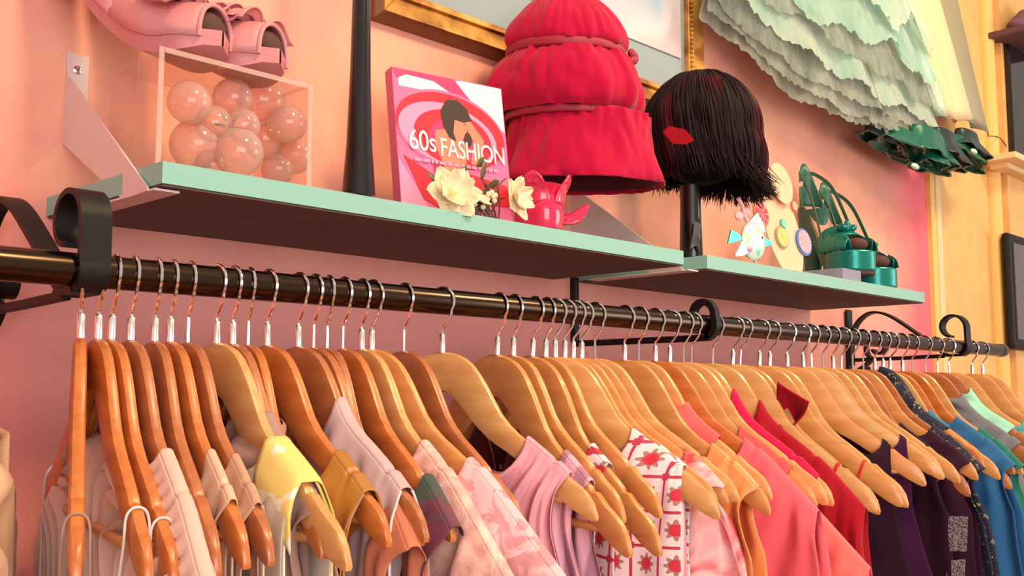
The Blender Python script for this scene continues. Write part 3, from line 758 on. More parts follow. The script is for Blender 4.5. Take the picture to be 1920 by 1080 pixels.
for (u, v, yy, rz, lab) in ((410, 112, 1.055, -66, 'dusty pink peep toe pump nearer the white bracket'), (518, 148, 1.06, -66, 'dusty pink peep toe pump nearer the black pole')):
    q = at(u, v, yy)
    a = math.radians(rz)
    t = empty('peep_toe_pump', (q.x-.13*math.cos(a), yy-.13*math.sin(a), ZS+rh+.001), a, lab, 'shoe', 'pink pumps on the acrylic riser')
    pump(t, ('pink_leather', 'pink_sole', 'shoe_dark'))

# tall black display stand
q = at(672, 372, 1.13)
t = empty('display_stand', (q.x, 1.13, ZS), 0, 'tall black lacquered stand with a flared foot beside the book', 'display stand')
MB().lathe([(.066, 0), (.067, .006), (.062, .012), (.045, .018), (.028, .024), (.022, .030)], 40).build('base', 'black', t)
MB().lathe([(.0235, .028), (.0225, .04), (.018, .10), (.0145, .20), (.0125, .32), (.0115, .50)], 28).build('pole', 'black', t)
MB().lathe([(.018, .50), (.03, .505), (.03, .512), (.018, .516)], 28).build('cap', 'black', t)

# book -----------------------------------------------------------------------
BH, BW, BT = 0.232, 0.192, 0.020
a = math.radians(-11)
q = at(754, 390, 1.105)
bk = empty('book', (q.x, 1.105, ZS), a, 'pink and red paperback about sixties fashion leaning on the long shelf', 'book')
bk.rotation_euler = (math.radians(-9), 0, a)
M['cover'] = plain('glossy pink cover', (232, 112, 160), 0.3, coat=.3)
M['bk_white'] = plain('white print', (246, 232, 230), 0.35); M['bk_red'] = plain('red print', (226, 44, 62), 0.3)
M['bk_hot'] = plain('hot pink print', (232, 62, 110), 0.3); M['bk_lilac'] = plain('lilac pink print', (240, 150, 188), 0.3)
M['bk_skin'] = plain('skin tone print', (222, 130, 104), 0.4); M['bk_dark'] = plain('dark brown print', (52, 30, 26), 0.4); M['bk_page'] = plain('page edges', (236, 224, 206), 0.8)
MB().box((BW/2, BT/2, BH/2), (BW-.003, BT-.003, BH-.004)).build('pages', 'bk_page', bk, False)
MB().box((BW/2, .0008, BH/2), (BW, .0016, BH)).box((BW/2, BT-.0008, BH/2), (BW, .0016, BH)).build('cover', 'cover', bk, False)
MB().box((.0006, BT/2, BH/2), (.0014, BT, BH)).build('spine', plain('pink spine', (226, 92, 140), .35), bk, False)
def art(poly, lift, mat, name):
    pts = [(x*BW, z*BH) for x, z in poly]
    pts = [(min(max(x, .0005), BW-.0005), min(max(z, .0005), BH-.0005)) for x, z in pts]
    MB().prism(pts, -lift-.0002, -lift+.0001, lambda p, q_, k: (p, k, q_)).build(name, mat, bk, False)
def ell(cx, cz, rx, rz, n=40, rot=0, a0=0, a1=2*PI):
    return [(cx+rx*math.cos(a0+(a1-a0)*i/n)*math.cos(rot)-rz*math.sin(a0+(a1-a0)*i/n)*math.sin(rot), cz+rx*math.cos(a0+(a1-a0)*i/n)*math.sin(rot)+rz*math.sin(a0+(a1-a0)*i/n)*math.cos(rot)) for i in range(n)]
art([(.05, .97), (.05, .88), (.45, .88), (.62, .84), (.80, .78), (.995, .68), (.995, .995), (.62, .995), (.4, .96)], .0002, 'bk_white', 'cover_print')
art([(.0, .995), (.55, .995), (.72, .84), (.60, .86), (.36, .955), (.12, .965), (.04, .93)], .0004, 'bk_hot', 'cover_print')
art(ell(.49, .63, .50, .27, rot=-.08), .0006, 'cover', 'cover_print')
art(ell(.49, .63, .49, .25, rot=-.08), .0008, 'bk_red', 'cover_print')
art(ell(.46, .60, .44, .21, rot=-.08), .0010, 'bk_lilac', 'cover_print')
art(ell(.50, .58, .35, .19, rot=-.05), .0012, 'bk_red', 'cover_print')
art(ell(.50, .56, .22, .15), .0014, 'bk_hot', 'cover_print')
art([(.05, .42), (.20, .15), (.34, .10), (.34, .30)], .0006, 'bk_red', 'cover_print')
art([(.30, .40), (.995, .30), (.995, .16), (.32, .16)], .0006, 'bk_red', 'cover_print')
art([(.0, .40), (.2, .14), (.3, .0), (.0, .0)], .0005, 'bk_lilac', 'cover_print')
art([(.34, .62), (.42, .63), (.56, .60), (.62, .54), (.58, .36), (.62, .10), (.40, .08), (.40, .36), (.33, .52)], .0016, 'bk_skin', 'cover_figure')
art([(.60, .70), (.66, .72), (.78, .60), (.72, .42), (.64, .42), (.68, .58)], .0018, 'bk_skin', 'cover_figure')
art(ell(.54, .66, .085, .085), .0018, 'bk_skin', 'cover_figure')
art([(.40, .76), (.46, .84), (.56, .85), (.64, .80), (.68, .72), (.60, .70), (.52, .71), (.50, .62), (.52, .56), (.46, .58), (.41, .66)], .0020, 'bk_dark', 'cover_figure')
art(ell(.63, .585, .035, .05), .0020, 'bk_dark', 'cover_figure')
def text(s, size, loc, mat, parent, name, rot=(PI/2, 0, 0), ext=.0002, shear=0, sx=1):
    cu = bpy.data.curves.new(name, 'FONT'); cu.body = s; cu.size = size; cu.extrude = ext; cu.space_character = .95
    cu.offset = size*.004
    tmp = bpy.data.objects.new(name, cu); COL.objects.link(tmp)
    dg = bpy.context.evaluated_depsgraph_get(); me = bpy.data.meshes.new_from_object(tmp.evaluated_get(dg))
    bpy.data.objects.remove(tmp)
    me.materials.clear(); me.materials.append(M[mat])
    o = bpy.data.objects.new(name, me); COL.objects.link(o); o.parent = parent; o.location = loc; o.rotation_euler = rot; o.scale = (sx, 1, 1)
    return o
text('60s', .044, (.018, -.0026, .108), 'bk_white', bk, 'cover_title', sx=.80)
text('FASHION', .040, (.070, -.0026, .104), 'bk_white', bk, 'cover_title', sx=.72)
m = MB(); rn_ = random.Random(2); xx_ = .026
while xx_ < .165:
    wl_ = rn_.uniform(.004, .012); m.box((xx_+wl_/2, -.0026, .0925), (wl_, .0004, .005)); xx_ += wl_+.0022
m.build('cover_subtitle', 'bk_lilac', bk, False)

# cream flower ornament --------------------------------------------------------
M['petal'] = plain('cream enamel petals', (240, 222, 184), 0.45, coat=.2)
M['leaf'] = plain('olive metallic leaf', (104, 110, 66), 0.4, .3)
M['wirebrown'] = plain('brown twig metal', (96, 72, 60), 0.5, .3)
def flower(t, c, nrm, R_, np_=6, layers=2, mat='petal', name='flower_head'):
    q = Vector(nrm).to_track_quat('Z', 'Y').to_matrix()
    m = MB()
    for l in range(layers):
        for k in range(np_):
            a = 2*PI*(k+.5*l)/np_
            def fn(u, v):
                r = R_*(1-.32*l)*u; wd = R_*(1-.32*l)*.42*math.sin(PI*min(1, .12+u*.86))**.7
                y = (v*2-1)*wd
                z = .18*R_*u*(1+l*1.4)+.10*R_*math.sin(PI*u)*(1-(v*2-1)**2)*-1+.12*R_*u*u*abs(v*2-1)
                p_ = Vector((r*math.cos(a)-y*math.sin(a), r*math.sin(a)+y*math.cos(a), z+.002*l))
                return Vector(c)+q @ p_
            m.grid(fn, 6, 6)
    m.build(name, mat, t, True, solid=.0009)
fl = empty('flower_ornament', (at(890, 420, 1.04).x, 1.035, ZS), 0, 'spray of cream enamel flowers with olive leaves in front of the book', 'flower ornament')
def fl_loc(u, v, y): return at(u, v, y)-fl.location
V3 = Vector
def clampz(p_, zmin): return V3((p_.x, p_.y, max(p_.z, zmin)))
flower(fl, fl_loc(848, 366, 1.025), (-.35, -1, .35), .041, 6, 2)
flower(fl, fl_loc(966, 372, 1.02), (.2, -1, .1), .034, 5, 2)
flower(fl, fl_loc(898, 372, 1.03), (.1, -.8, .8), .020, 5, 1)
MB().ball(fl_loc(852, 358, 1.012), .0068, 12).build('flower_centre', plain('pale yellow bead', (244, 236, 176), .4), fl)
for (u, v, du, dv, L_) in ((812, 333, -10, -8, .022), (905, 325, 8, -25, .03), (880, 350, -20, -10, .024), (925, 345, 25, -12, .024), (900, 305, 12, -14, .024), (872, 322, 4, -22, .022)):
    a0 = fl_loc(u, v, 1.045); d = (at(u+du, v+dv, 1.045)-at(u, v, 1.045)).normalized(); sd = V3((d.z, .5, -d.x)).normalized()
    m = MB(); m.grid(lambda uu, vv: a0-d*.01+d*L_*uu+sd*(vv*2-1)*L_*.30*math.sin(PI*min(.999, uu+.02)), 8, 4)
    m.build('leaf', 'leaf', fl, True, solid=.001)
m = MB()
rnd = random.Random(3)
for k in range(26):
    a0 = fl_loc(885+rnd.uniform(-25, 50), 408+rnd.uniform(-4, 4), 1.04); a0.z = .003
    a1 = fl_loc(890+rnd.uniform(-45, 60), 345+rnd.uniform(-15, 30), 1.035)
    m.tube(catmull([a0, (a0+a1)/2+V3((rnd.uniform(-.01, .01), 0, .004)), a1], 4), .0013, 5)
m.build('stems', 'wirebrown', fl)
m = MB()
for k in range(14):
    m.ball(fl_loc(895+rnd.uniform(-35, 45), 372+rnd.uniform(-12, 26), 1.03), .0042, 8)
m.build('buds', 'petal', fl)

# hot pink ceramic rose vase ---------------------------------------------------
M['hot'] = plain('hot pink glazed ceramic', (226, 38, 84), 0.16, coat=.5)
q = at(1003, 415, 1.06)
t = empty('rose_vase', (q.x, 1.05, ZS), 0, 'small hot pink glazed ceramic rose between the cream flowers and the bracket', 'vase')
t.scale = (1.12, 1.12, 1.12)
MB().lathe([(.020, 0), (.030, .004), (.034, .02), (.033, .036), (.030, .048), (.036, .058), (.040, .062), (.036, .060), (.026, .046), (.010, .04)], 36, mod=lambda a_, k: 1+.05*math.sin(3*a_+k*3)+.03*math.sin(5*a_)).build('bowl', 'hot', t)
for k in range(4):
    a_ = k*PI/2+.5
    m = MB()
    def fn(u, v):
        b_ = a_+(v-.5)*1.3*(1-.55*u*u); r = .032+.010*u*u; 
        return (math.cos(b_)*r, math.sin(b_)*r, .036+.042*u*(1-.25*(v*2-1)**2))
    m.grid(fn, 8, 8); m.build('petal', 'hot', t, True, solid=.003)
m = MB()
q1 = at(1042, 418, 1.045)-t.location; q2 = at(1094, 388, 1.03)-t.location; q1.z = max(q1.z, .004)
dd = (q2-q1)
for sg in (-1, 1):
    m.grid(lambda u, v: q1+dd*u+V3((0, sg*.012*v*math.sin(PI*min(1, u*.92+.05)), -.014*v*math.sin(PI*min(1, u*.9+.06)))), 12, 6)
m.build('leaf', 'hot', t, True, solid=.003)
m = MB()
m.grid(lambda u, v: q1+V3((.045*u, (v-.5)*.022*math.sin(PI*min(1, u*.9+.08)), .004+.008*math.sin(PI*v)*math.sin(PI*u))), 10, 6)
m.build('leaf', 'hot', t, True, solid=.003)

# crimson tiered hood ------------------------------------------------------------
M['velvet'] = plain('crimson velvet', (182, 10, 58), 0.9, sheen=.12, bump=.15, bscale=60, spec=.15)
M['band'] = plain('dusty crimson ribbon', (160, 30, 54), 0.55)
q = at(1090, 330, 1.15)
DH = 1.76/F_PX
hz = at(1100, 352, 1.15).z
t = empty('tiered_hood', (at(1092, 352, 1.15).x, 1.15, ZS), 0, 'crimson velvet hood gathered into three tiers by ribbon bands', 'hood')
tilt = Matrix.Rotation(math.radians(-3), 3, 'Y') @ Matrix.Rotation(math.radians(4), 3, 'X')
gath = [random.Random(5).uniform(0, 6.28) for _ in range(12)]
def gather(amp):
    def f(a_, k):
        return 1+amp*(math.sin(7*a_+gath[0])*.5+math.sin(13*a_+gath[1]+k*2)*.35+math.sin(23*a_+gath[2]+k)*.25)*(.35+.65*math.sin(PI*min(1, max(0, k))))
    return f
hb = hz-ZS
def crinkle(a_, z_, amp, s_):
    """soft gathered folds: ridged noise stretched down the cloth"""
    n_ = .9*noise.noise(V3((math.cos(a_)*2.6+s_, math.sin(a_)*2.6, z_*.6)))+.75*abs(noise.noise(V3((math.cos(a_)*5+s_, math.sin(a_)*5, z_*.8+5))))+.12*noise.noise(V3((math.cos(a_)*13, math.sin(a_)*13+s_, z_*1.2)))
    return 1+amp*n_
def tier(prof, s_, amp, off, name, pinch):
    m = MB(); pp = catmull([(r_, 0, z_) for r_, z_ in prof], 5)
    m.lathe([(max(.001, p_.x), p_.z) for p_ in pp], 200, mod=lambda a_, k: crinkle(a_, k*2.2, amp, s_)*(1+pinch*(max(0, k-.72)*2.2+max(0, .12-k)*2)*(.5*math.sin(34*a_+s_)+.5*math.sin(21*a_+2*s_))), rot=tilt, cap=False, c=off)
    m.build(name, 'velvet', t, True, loc=(0, 0, hb), solid=.003)
V3 = Vector
OFF2, OFF1 = (-.030, .012, 0), (-.034, .014, 0)
tier([(.144, 0), (.141, .012), (.131, .040), (.122, .070), (.117, .095), (.114, .118)], 1.0, .10, (-.010, 0, 0), 'skirt_tier', .07)
tier([(.116, .120), (.127, .132), (.132, .150), (.130, .170), (.121, .192), (.108, .210), (.098, .222)], 4.0, .12, OFF2, 'middle_tier', .07)
tier([(.098, .232), (.102, .240), (.100, .254), (.090, .276), (.070, .300), (.048, .320), (.026, .336), (.002, .342)], 7.0, .12, OFF1, 'crown_tier', .08)
for (r0_, z0_, z1_, of_) in ((.117, .108, .122, (-.018, .008, 0)), (.1005, .219, .234, OFF1)):
    MB().lathe([(r0_, z0_), (r0_+.0025, z0_+.003), (r0_+.0025, z1_-.003), (r0_, z1_)], 90, rot=tilt, cap=False, c=of_).build('ribbon_band', 'band', t, True, loc=(0, 0, hb), solid=.002)
for z_, r_ in ((.116, .120), (.227, .100)):
    m = MB(); p0 = tilt @ V3((r_*.80-.025, -r_*.62, z_))
    for sg in (-1, 1): m.ball(p0+V3((.004, 0, sg*.004)), .011, 10, scale=(1.3, .7, .8), rot=Matrix.Rotation(sg*.6, 3, 'Y'))
    m.build('ribbon_bow', 'band', t, True, loc=(0, 0, hb))
MB().lathe([(.136, .006), (.124, .034), (.112, .060), (.05, .066), (.001, .067)], 80, mod=lambda a_, k: 1, rot=tilt, cap=False, c=(-.010, 0, 0)).build('lining', plain('dark wine interior shade', (84, 8, 28), .9), t, True, loc=(0, 0, hb), solid=.002)  # dark sheet added inside the hem, its colour stands in for interior shade
o = MB().tube([(0, 0, 0), (0, -.06, 0), (0, -.12, .004)], .006, 12).build('wall_peg', 'black', None, loc=(t.location.x-.02, WALL, ZS+hb+.15)); tag(o, 'black peg in the wall holding up the crimson hood from inside', 'peg')
# ------------------------------------------------------------------ wig on its stand
q = at(1296, 470, 1.13)
wx, wy = q.x, 1.13
t = empty('wig_stand', (wx, wy, ZS), 0, 'short black wig stand on the second shelf with a round foot', 'display stand')
MB().lathe([(.062, 0), (.063, .006), (.058, .011), (.035, .015), (.026, .02)], 40).build('base', 'black', t)
MB().lathe([(.0225, .018), (.0215, .06), (.020, .12), (.020, .16)], 30).build('pole', 'black', t)
M['bow_tail'] = plain('dark grey satin ribbon', (70, 60, 62), .45)
zc = at(1320, 245, wy).z
hc = V3((at(1316, 240, wy).x, wy, zc))
MB().ball((hc.x-wx, 0, hc.z-ZS), .075, 20, scale=(.95, 1.0, 1.15)).build('head_form', 'black', t)
def hair_mat(name, c1, c2):
    m, nt, b = base(name)
    n = nt.nodes.new('ShaderNodeTexNoise'); n.inputs['Scale'].default_value = 24; n.inputs['Detail'].default_value = 2
    nt.links.new(coords(nt, (1, 1, .25)), n.inputs['Vector'])
    r = ramp(nt, [(.56, lin(c1)), (.74, lin(c2))]); nt.links.new(n.outputs['Fac'], r.inputs[0]); nt.links.new(r.outputs[0], b.inputs['Base Color'])
    b.inputs['Roughness'].default_value = .55; b.inputs['Specular IOR Level'].default_value = .15
    return m
M['hair'] = hair_mat('dark burgundy hair', (30, 12, 15), (78, 14, 24))
wg = empty('wig', (hc.x, wy, hc.z-.10), 0, 'dark burgundy bobbed wig with flicked ends on the black stand', 'wig')
m = MB(); rnd = random.Random(11)
HRX = .112
def wig_r(az, k):
    """outline of the bob: full crown, rounder and longer towards camera right"""
    side = max(0, math.cos(az+.80))
    return 1.0
def strand(az, start, end, out, tw, rad):
    pts = []; n = 15
    side = max(0, math.cos(az+.80)); 
    for i in range(n):
        k = i/(n-1); pol = start+k*(end-start)
        if pol < 1.7:
            x = math.sin(pol); z = math.cos(pol)
        else:
            d = pol-1.7; x = .99+.13*side*math.sin(min(d*2.9, PI))-.16*d*d; z = math.cos(1.7)-d*1.0
        r = out*(1+.015*math.sin(tw*3+6*k))
        a2 = az+.42*k*math.sin(tw)*.35+.30*k*k
        fl = max(0, k-.88)*(.35*side+.12*math.sin(tw*5))
        pts.append((math.cos(a2)*(x*r+fl), math.sin(a2)*(x*r+fl)*1.0, z*r*1.0+.10))
    m.tube(catmull(pts, 2), [rad*(1-.85*(j/(2*n-2))**4) for j in range(2*n-1)], 5)
for k in range(1900):
    az = rnd.uniform(0, 2*PI); side = max(0, math.cos(az+.80))
    e_ = 1.7+.78+.30*side+rnd.gauss(0, .06)
    strand(az, rnd.uniform(.0, .55) if k % 3 else rnd.uniform(.5, 1.2), e_, HRX*rnd.uniform(.93, 1.035), rnd.uniform(-1, 1), rnd.uniform(.0016, .0032))
m.build('hair', 'hair', wg, True)
MB().ball((0, 0, .10), HRX*.93, 28, scale=(1, 1, 1.06)).build('wig_cap', plain('wig cap', (10, 5, 6), .9, spec=.1), wg, True)
M['felt'] = plain('red felt', (140, 8, 24), .9, spec=.1)
c = at(1268, 257, wy-.116)-wg.location
m = MB(); pr = [(-.030, .004), (-.018, .016), (.012, .014), (.030, -.002), (.014, -.012), (-.012, -.014)]
m.prism(pr, -.0015, .0, lambda p_, q_, k: (c.x+p_*1.05-.2*k, c.y+k-.004-p_*.35, c.z+q_)); m.build('felt_patch', 'felt', wg, False)
c = at(1396, 262, wy-.07)-wg.location
MB().ball(c, .012, 10, scale=(.6, .6, 1)).build('felt_patch', 'felt', wg, True)
m = MB()
m.prism([(0, 0), (.022, -.004), (.014, -.030), (.019, -.062), (.006, -.046), (-.016, -.055), (-.006, -.026)], 0, .0012, lambda p_, q_, k: (p_, k, q_))
o = m.build('ribbon', 'bow_tail', None, False, loc=V3((wx-.028, wy-.028, ZS+.085))); tag(o, 'dark grey satin ribbon tied round the wig stand pole', 'ribbon')

# ------------------------------------------------------------------ second shelf small things
def oval(name, u, v, y, ru, rv, rot, mat, t, th=.0015, nrm=None, k=1.0):
    pass
M['board'] = plain('cream card', (240, 196, 160), .6)
# oval earring card
e = empty('earring_card', (at(1475, 500, 1.12).x, 1.10, ZS), math.radians(-8), 'cream oval card with fruit slice earrings leaning beside the green sandal', 'earring card')
e.rotation_euler = (math.radians(-8), math.radians(-6), math.radians(-6))
def loc_in(u, v, y, par):
    bpy.context.view_layer.update()
    return par.matrix_world.inverted() @ at(u, v, y)
c1 = loc_in(1466, 430, 1.105, e)
def disc(t, c, rx, rz, th, mat, name, rot=0, n=40, y=0.0):
    m = MB(); cs, sn = math.cos(rot), math.sin(rot)
    m.prism([(rx*math.cos(2*PI*i/n)*cs-rz*math.sin(2*PI*i/n)*sn, rx*math.cos(2*PI*i/n)*sn+rz*math.sin(2*PI*i/n)*cs) for i in range(n)], 0, th, lambda p_, q_, k: (c.x+p_, c.y-y-k, c.z+q_))
    return m.build(name, mat, t, False)
disc(e, c1, .058, .110, .002, 'board', 'card', rot=.12)
c2 = loc_in(1462, 345, 1.11, e)
disc(e, c2, .036, .046, .002, 'board', 'card_top', rot=.2, y=.003)
for (u, v, r, m1, m2, nm) in ((1440, 398, .024, (238, 150, 90), (232, 60, 96), 'grapefruit_slice'), (1469, 444, .021, (168, 150, 110), (202, 206, 110), 'lime_slice'), (1503, 455, .026, (70, 120, 190), (222, 160, 190), 'lilac_slice'), (1474, 418, .010, (90, 190, 170), (140, 210, 190), 'mint_drop'), (1494, 385, .010, (240, 100, 90), (240, 180, 150), 'coral_drop')):
    c = loc_in(u, v, 1.095, e); c.y = c1.y
    a_ = plain(nm+' rim', m1, .3, coat=.5); b_ = plain(nm+' face', m2, .25, coat=.6)
    o = disc(e, c, r, r*1.18, .004, a_, nm, y=.002)
    disc(o, c, r*.84, r*1.0, .0012, b_, 'slice_face', y=.0062)
    if nm in ('grapefruit_slice', 'lime_slice', 'lilac_slice'):
        mm_ = MB()
        for k in range(8):
            a0 = k*PI/4
            mm_.prism([(0, 0), (math.cos(a0-.05)*r*.8, math.sin(a0-.05)*r*.95), (math.cos(a0+.05)*r*.8, math.sin(a0+.05)*r*.95)], 0, .0006, lambda p_, q_, kk: (c.x+p_, c.y-.0075-kk, c.z+q_))
        mm_.build('slice_ribs', M['petal'], o, False)
# iridescent fish
m_, nt, b_ = base('iridescent foil')
nz = nt.nodes.new('ShaderNodeTexNoise'); nz.inputs['Scale'].default_value = 38; nz.inputs['Detail'].default_value = 1
nt.links.new(coords(nt), nz.inputs['Vector'])
rp = ramp(nt, [(.3, lin((110, 230, 220))), (.40, lin((255, 248, 190))), (.46, lin((255, 255, 255))), (.60, lin((255, 250, 255))), (.72, lin((250, 150, 220)))])
nt.links.new(nz.outputs['Fac'], rp.inputs[0]); nt.links.new(rp.outputs[0], b_.inputs['Base Color'])
b_.inputs['Roughness'].default_value = .28; b_.inputs['Metallic'].default_value = .35; b_.inputs['Coat Weight'].default_value = .6
M['foil'] = m_
M['foil_teal'] = plain('teal foil', (60, 220, 190), .2, .5); M['foil_pink'] = plain('pale pink satin', (246, 186, 190), .35)
fy = 1.055
f0 = at(1412, 452, fy)
ft = empty('fish_ornament', (f0.x, fy, ZS), 0, 'shiny iridescent foil fish with teal tail and pink bow', 'fish ornament')
c = f0-ft.location
MB().ball(c, .038, 20, scale=(1.05, .38, 1.0), rot=Matrix.Rotation(.35, 3, 'Y')).build('body', 'foil', ft)
def poly_px(pts, y, th, mat, name, par, off):
    P = [at(u, v, y)-off for u, v in pts]
    m = MB(); n = len(P)
    m.add([p_ for p_ in P]+[p_+V3((0, th, 0)) for p_ in P], [tuple(range(n)), tuple(range(n, 2*n))[::-1]]+[(i, n+i, n+(i+1) % n, (i+1) % n) for i in range(n)])
    return m.build(name, mat, par, False, bevel=.0005)
poly_px([(1366, 457), (1372, 431), (1384, 437), (1396, 450), (1384, 452)], fy, .004, 'foil_teal', 'tail_fin', ft, ft.location)
poly_px([(1400, 432), (1408, 412), (1420, 398), (1432, 420), (1436, 436)], fy, .004, 'foil', 'dorsal_fin', ft, ft.location)
poly_px([(1434, 444), (1450, 456), (1436, 464)], fy, .004, 'foil_teal', 'mouth', ft, ft.location)
poly_px([(1378, 481), (1392, 452), (1408, 466), (1404, 474), (1392, 480)], fy-.004, .004, 'foil', 'lower_fin', ft, ft.location)
poly_px([(1400, 480), (1422, 470), (1440, 462), (1424, 488)], fy, .004, plain('magenta foil', (170, 40, 110), .3, .3), 'belly_fin', ft, ft.location)
MB().ball(at(1428, 446, fy-.012)-ft.location, .003, 8).build('eye', 'black', ft)
m = MB()
for u, v in ((1386, 405), (1402, 398)):
    m.ball(at(u, v, fy)-ft.location, .013, 10, scale=(1.0, .4, .75))
m.tube([at(u, v, fy)-ft.location for u, v in ((1384, 372), (1392, 386), (1394, 402), (1402, 416), (1410, 430))], .004, 8)
m.build('bow', 'foil_pink', ft)
m = MB().box(at(1415, 484, fy+.01)-ft.location+V3((0, 0, 0)), (.004, .004, .02)).build('prop', 'foil_pink', ft)

# green platform sandals
M['green_satin'] = plain('teal green metallic satin', (22, 132, 120), .28, .45, bump=.15, bscale=40)
M['green_dark'] = plain('dark green leather', (44, 98, 80), .4, .1)
M['insole'] = plain('tan insole', (190, 140, 116), .6)
def sandal(loc, rz, label):
    t = empty('platform_sandal', loc, rz, label, 'shoe', 'green platform sandals on the second shelf')
    L = .170; W = .088
    # local toe +x, ground z=0
    PL = .044; HH = .150
    def hw_(x):
        pts = [(0, .50), (.12, .56), (.35, .62), (.6, .86), (.78, 1.0), (.92, .88), (1, .45)]
        for i in range(len(pts)-1):
            if pts[i][0] <= x <= pts[i+1][0]:
                k = (x-pts[i][0])/(pts[i+1][0]-pts[i][0]); k = k*k*(3-2*k); return W/2*(pts[i][1]*(1-k)+pts[i+1][1]*k)
        return W*.2
    def foot(x):
        k = max(0, min(1, (.62-x)/.55)); return PL+(HH-PL)*k*k*(3-2*k)
    m = MB(); n = 28
    ring = []
    for i in range(n):   # platform outline x from .52 to 1
        a_ = 2*PI*i/n; x = .77+.25*math.cos(a_); y = hw_(min(1, max(.5, x)))*math.sin(a_)*(1.0)
        ring.append(((x-.5)*L, math.copysign(abs(math.sin(a_))**.7, math.sin(a_))*W/2*.98))
    m.prism(ring, 0, PL*.12, lambda p_, q_, k: (p_, q_, k)); m.build('outsole', 'shoe_dark', t, False)
    m = MB(); m.prism(ring, PL*.12, PL, lambda p_, q_, k: (p_*1.02+.0005, q_*1.03, k)); m.build('platform', 'green_satin', t, True, bevel=.004)
    # arched shank carrying the footbed
    m = MB()
    def sh(u, v):
        x = .02+u*.62; w_ = hw_(x)*.95; z1 = foot(x); z0 = z1-.024-.026*(1-u)
        ringp = [(-1, z0), (-1, z1), (1, z1), (1, z0)]
        k = v*4; i = min(3, int(k)); f = k-i; p0 = ringp[i]; p1 = ringp[(i+1) % 4]
        return ((x-.5)*L, (p0[0]+(p1[0]-p0[0])*f)*w_, p0[1]+(p1[1]-p0[1])*f)
    m.grid(sh, 16, 12); m.build('shank', 'green_dark', t, True)
    m = MB(); m.grid(lambda u, v: ((.03+u*.78-.5)*L, (v*2-1)*hw_(.03+u*.78)*.86, foot(.03+u*.78)+.0015), 18, 5); m.build('insole', 'insole', t, True, solid=.0015)
    # heel
    m = MB()
    def hl(u, v):
        a_ = 2*PI*v; k = 1-u; rx = .017+.022*k**1.6; ry = .014+.013*k**1.5
        return ((.10-.5)*L+rx*math.cos(a_)+.008*k, ry*math.sin(a_), u and (HH-.010)*(1-u) or (HH-.010))
    m.grid(hl, 12, 16); m.build('heel', 'green_dark', t, True)
    # heel cup rising behind the foot
    m = MB()
    def cup(u, v):
        a_ = PI*.5+PI*u; x = .14+.15*math.cos(a_); h = (.080*math.sin(PI*u)**1.6+.012)
        return ((x-.5)*L, hw_(.15)*math.sin(a_)*1.02, foot(max(.02, x))+h*v)
    m.grid(cup, 16, 6); m.build('heel_cup', 'green_dark', t, True, solid=.002)
    # crossed vamp with knot
    m = MB()
    def vp(u, v):
        x = .52+.32*u; a_ = PI*v
        return ((x-.5)*L, -math.cos(a_)*W/2*(1.0-.03*u), PL+(.054-.020*u)*max(0, math.sin(a_))**.8+.0015*math.sin(9*u*2))
    m.grid(vp, 12, 18); m.build('vamp', 'green_satin', t, True, solid=.002)
    m = MB()
    def vf(u, v):
        x = .84+.13*u; a_ = PI*v; 
        return ((x-.5)*L, -math.cos(a_)*W/2*(.99-.15*u), PL+(.038-.012*u)*max(0, math.sin(a_))**.8*(1 if abs(v-.5) > .22 else 0.0)+.001)
    m.grid(lambda u, v: vf(u, v*.28), 6, 6); m.build('toe_band', 'green_satin', t, True, solid=.002)
    m = MB(); m.grid(lambda u, v: vf(u, 1-v*.28), 6, 6); m.build('toe_band', 'green_satin', t, True, solid=.002)
    kx = (.72-.5)*L
    m = MB()
    for sg in (-1, 1):
        m.ball((kx+.003, sg*.010, PL+.046), .010, 12, scale=(1.25, 1.2, .7), rot=Matrix.Rotation(sg*.5, 3, 'X'))
    m.ball((kx+.004, 0, PL+.050), .009, 12, scale=(.8, .8, 1.3)); m.build('knot', 'green_satin', t, True)
    # sling strap
    top = V3(((-.48)*L, 0, HH+.050))
    m = MB()
    pts = [((.62-.5)*L, -W/2*.95, PL+.012), ((.45-.5)*L, -W/2*.72, HH*.72+.006), ((.25-.5)*L, -W/2*.55, HH+.026), ((.05-.5)*L, -.02, HH+.066), ((-.03-.5)*L+.004, 0, HH+.072), ((.05-.5)*L, .02, HH+.068), ((.25-.5)*L, W/2*.75, HH+.036), ((.45-.5)*L, W/2*.9, HH*.72+.012), ((.62-.5)*L, W/2*.95, PL+.012)]
    m.tube(catmull(pts, 6), 1, flat=(.007, .0020), up=(0, 0, 1)); m.build('sling_strap', 'green_dark', t, True)
    MB().box(((.15-.5)*L, -W/2*.66, HH+.042), (.012, .003, .010)).build('buckle', 'steel', t, False)
    MB().ball(((.90-.5)*L, 0, PL+.012), .018, 14, scale=(.9, 1.25, .7)).build('toe_opening', 'shoe_dark', t, True)
    t.scale = (1.30, 1.16, 1.25)
    return t
# clear block
q = at(1578, 510, 1.05)
blk_h = .030
o = MB().box((0, 0, blk_h/2), (.085, .20, blk_h)).build('display_block', glass('lilac acrylic', (214, 206, 236), .08, .4, .35), None, False, loc=(q.x+.01, 1.13, ZS), bevel=.002)
tag(o, 'low clear lilac block under the nearer green sandal', 'display block')
for (u, v, yy, rz, dz, lab) in ((1620, 478, 1.050, -118, blk_h+.001, 'teal green platform sandal raised on the clear block'), (1662, 518, 1.050, -116, .001, 'teal green platform sandal standing directly on the shelf')):
    q = at(u, v, yy); a = math.radians(rz)
    sandal((q.x-.112*math.cos(a), yy-.112*math.sin(a), ZS+dz), a, lab)

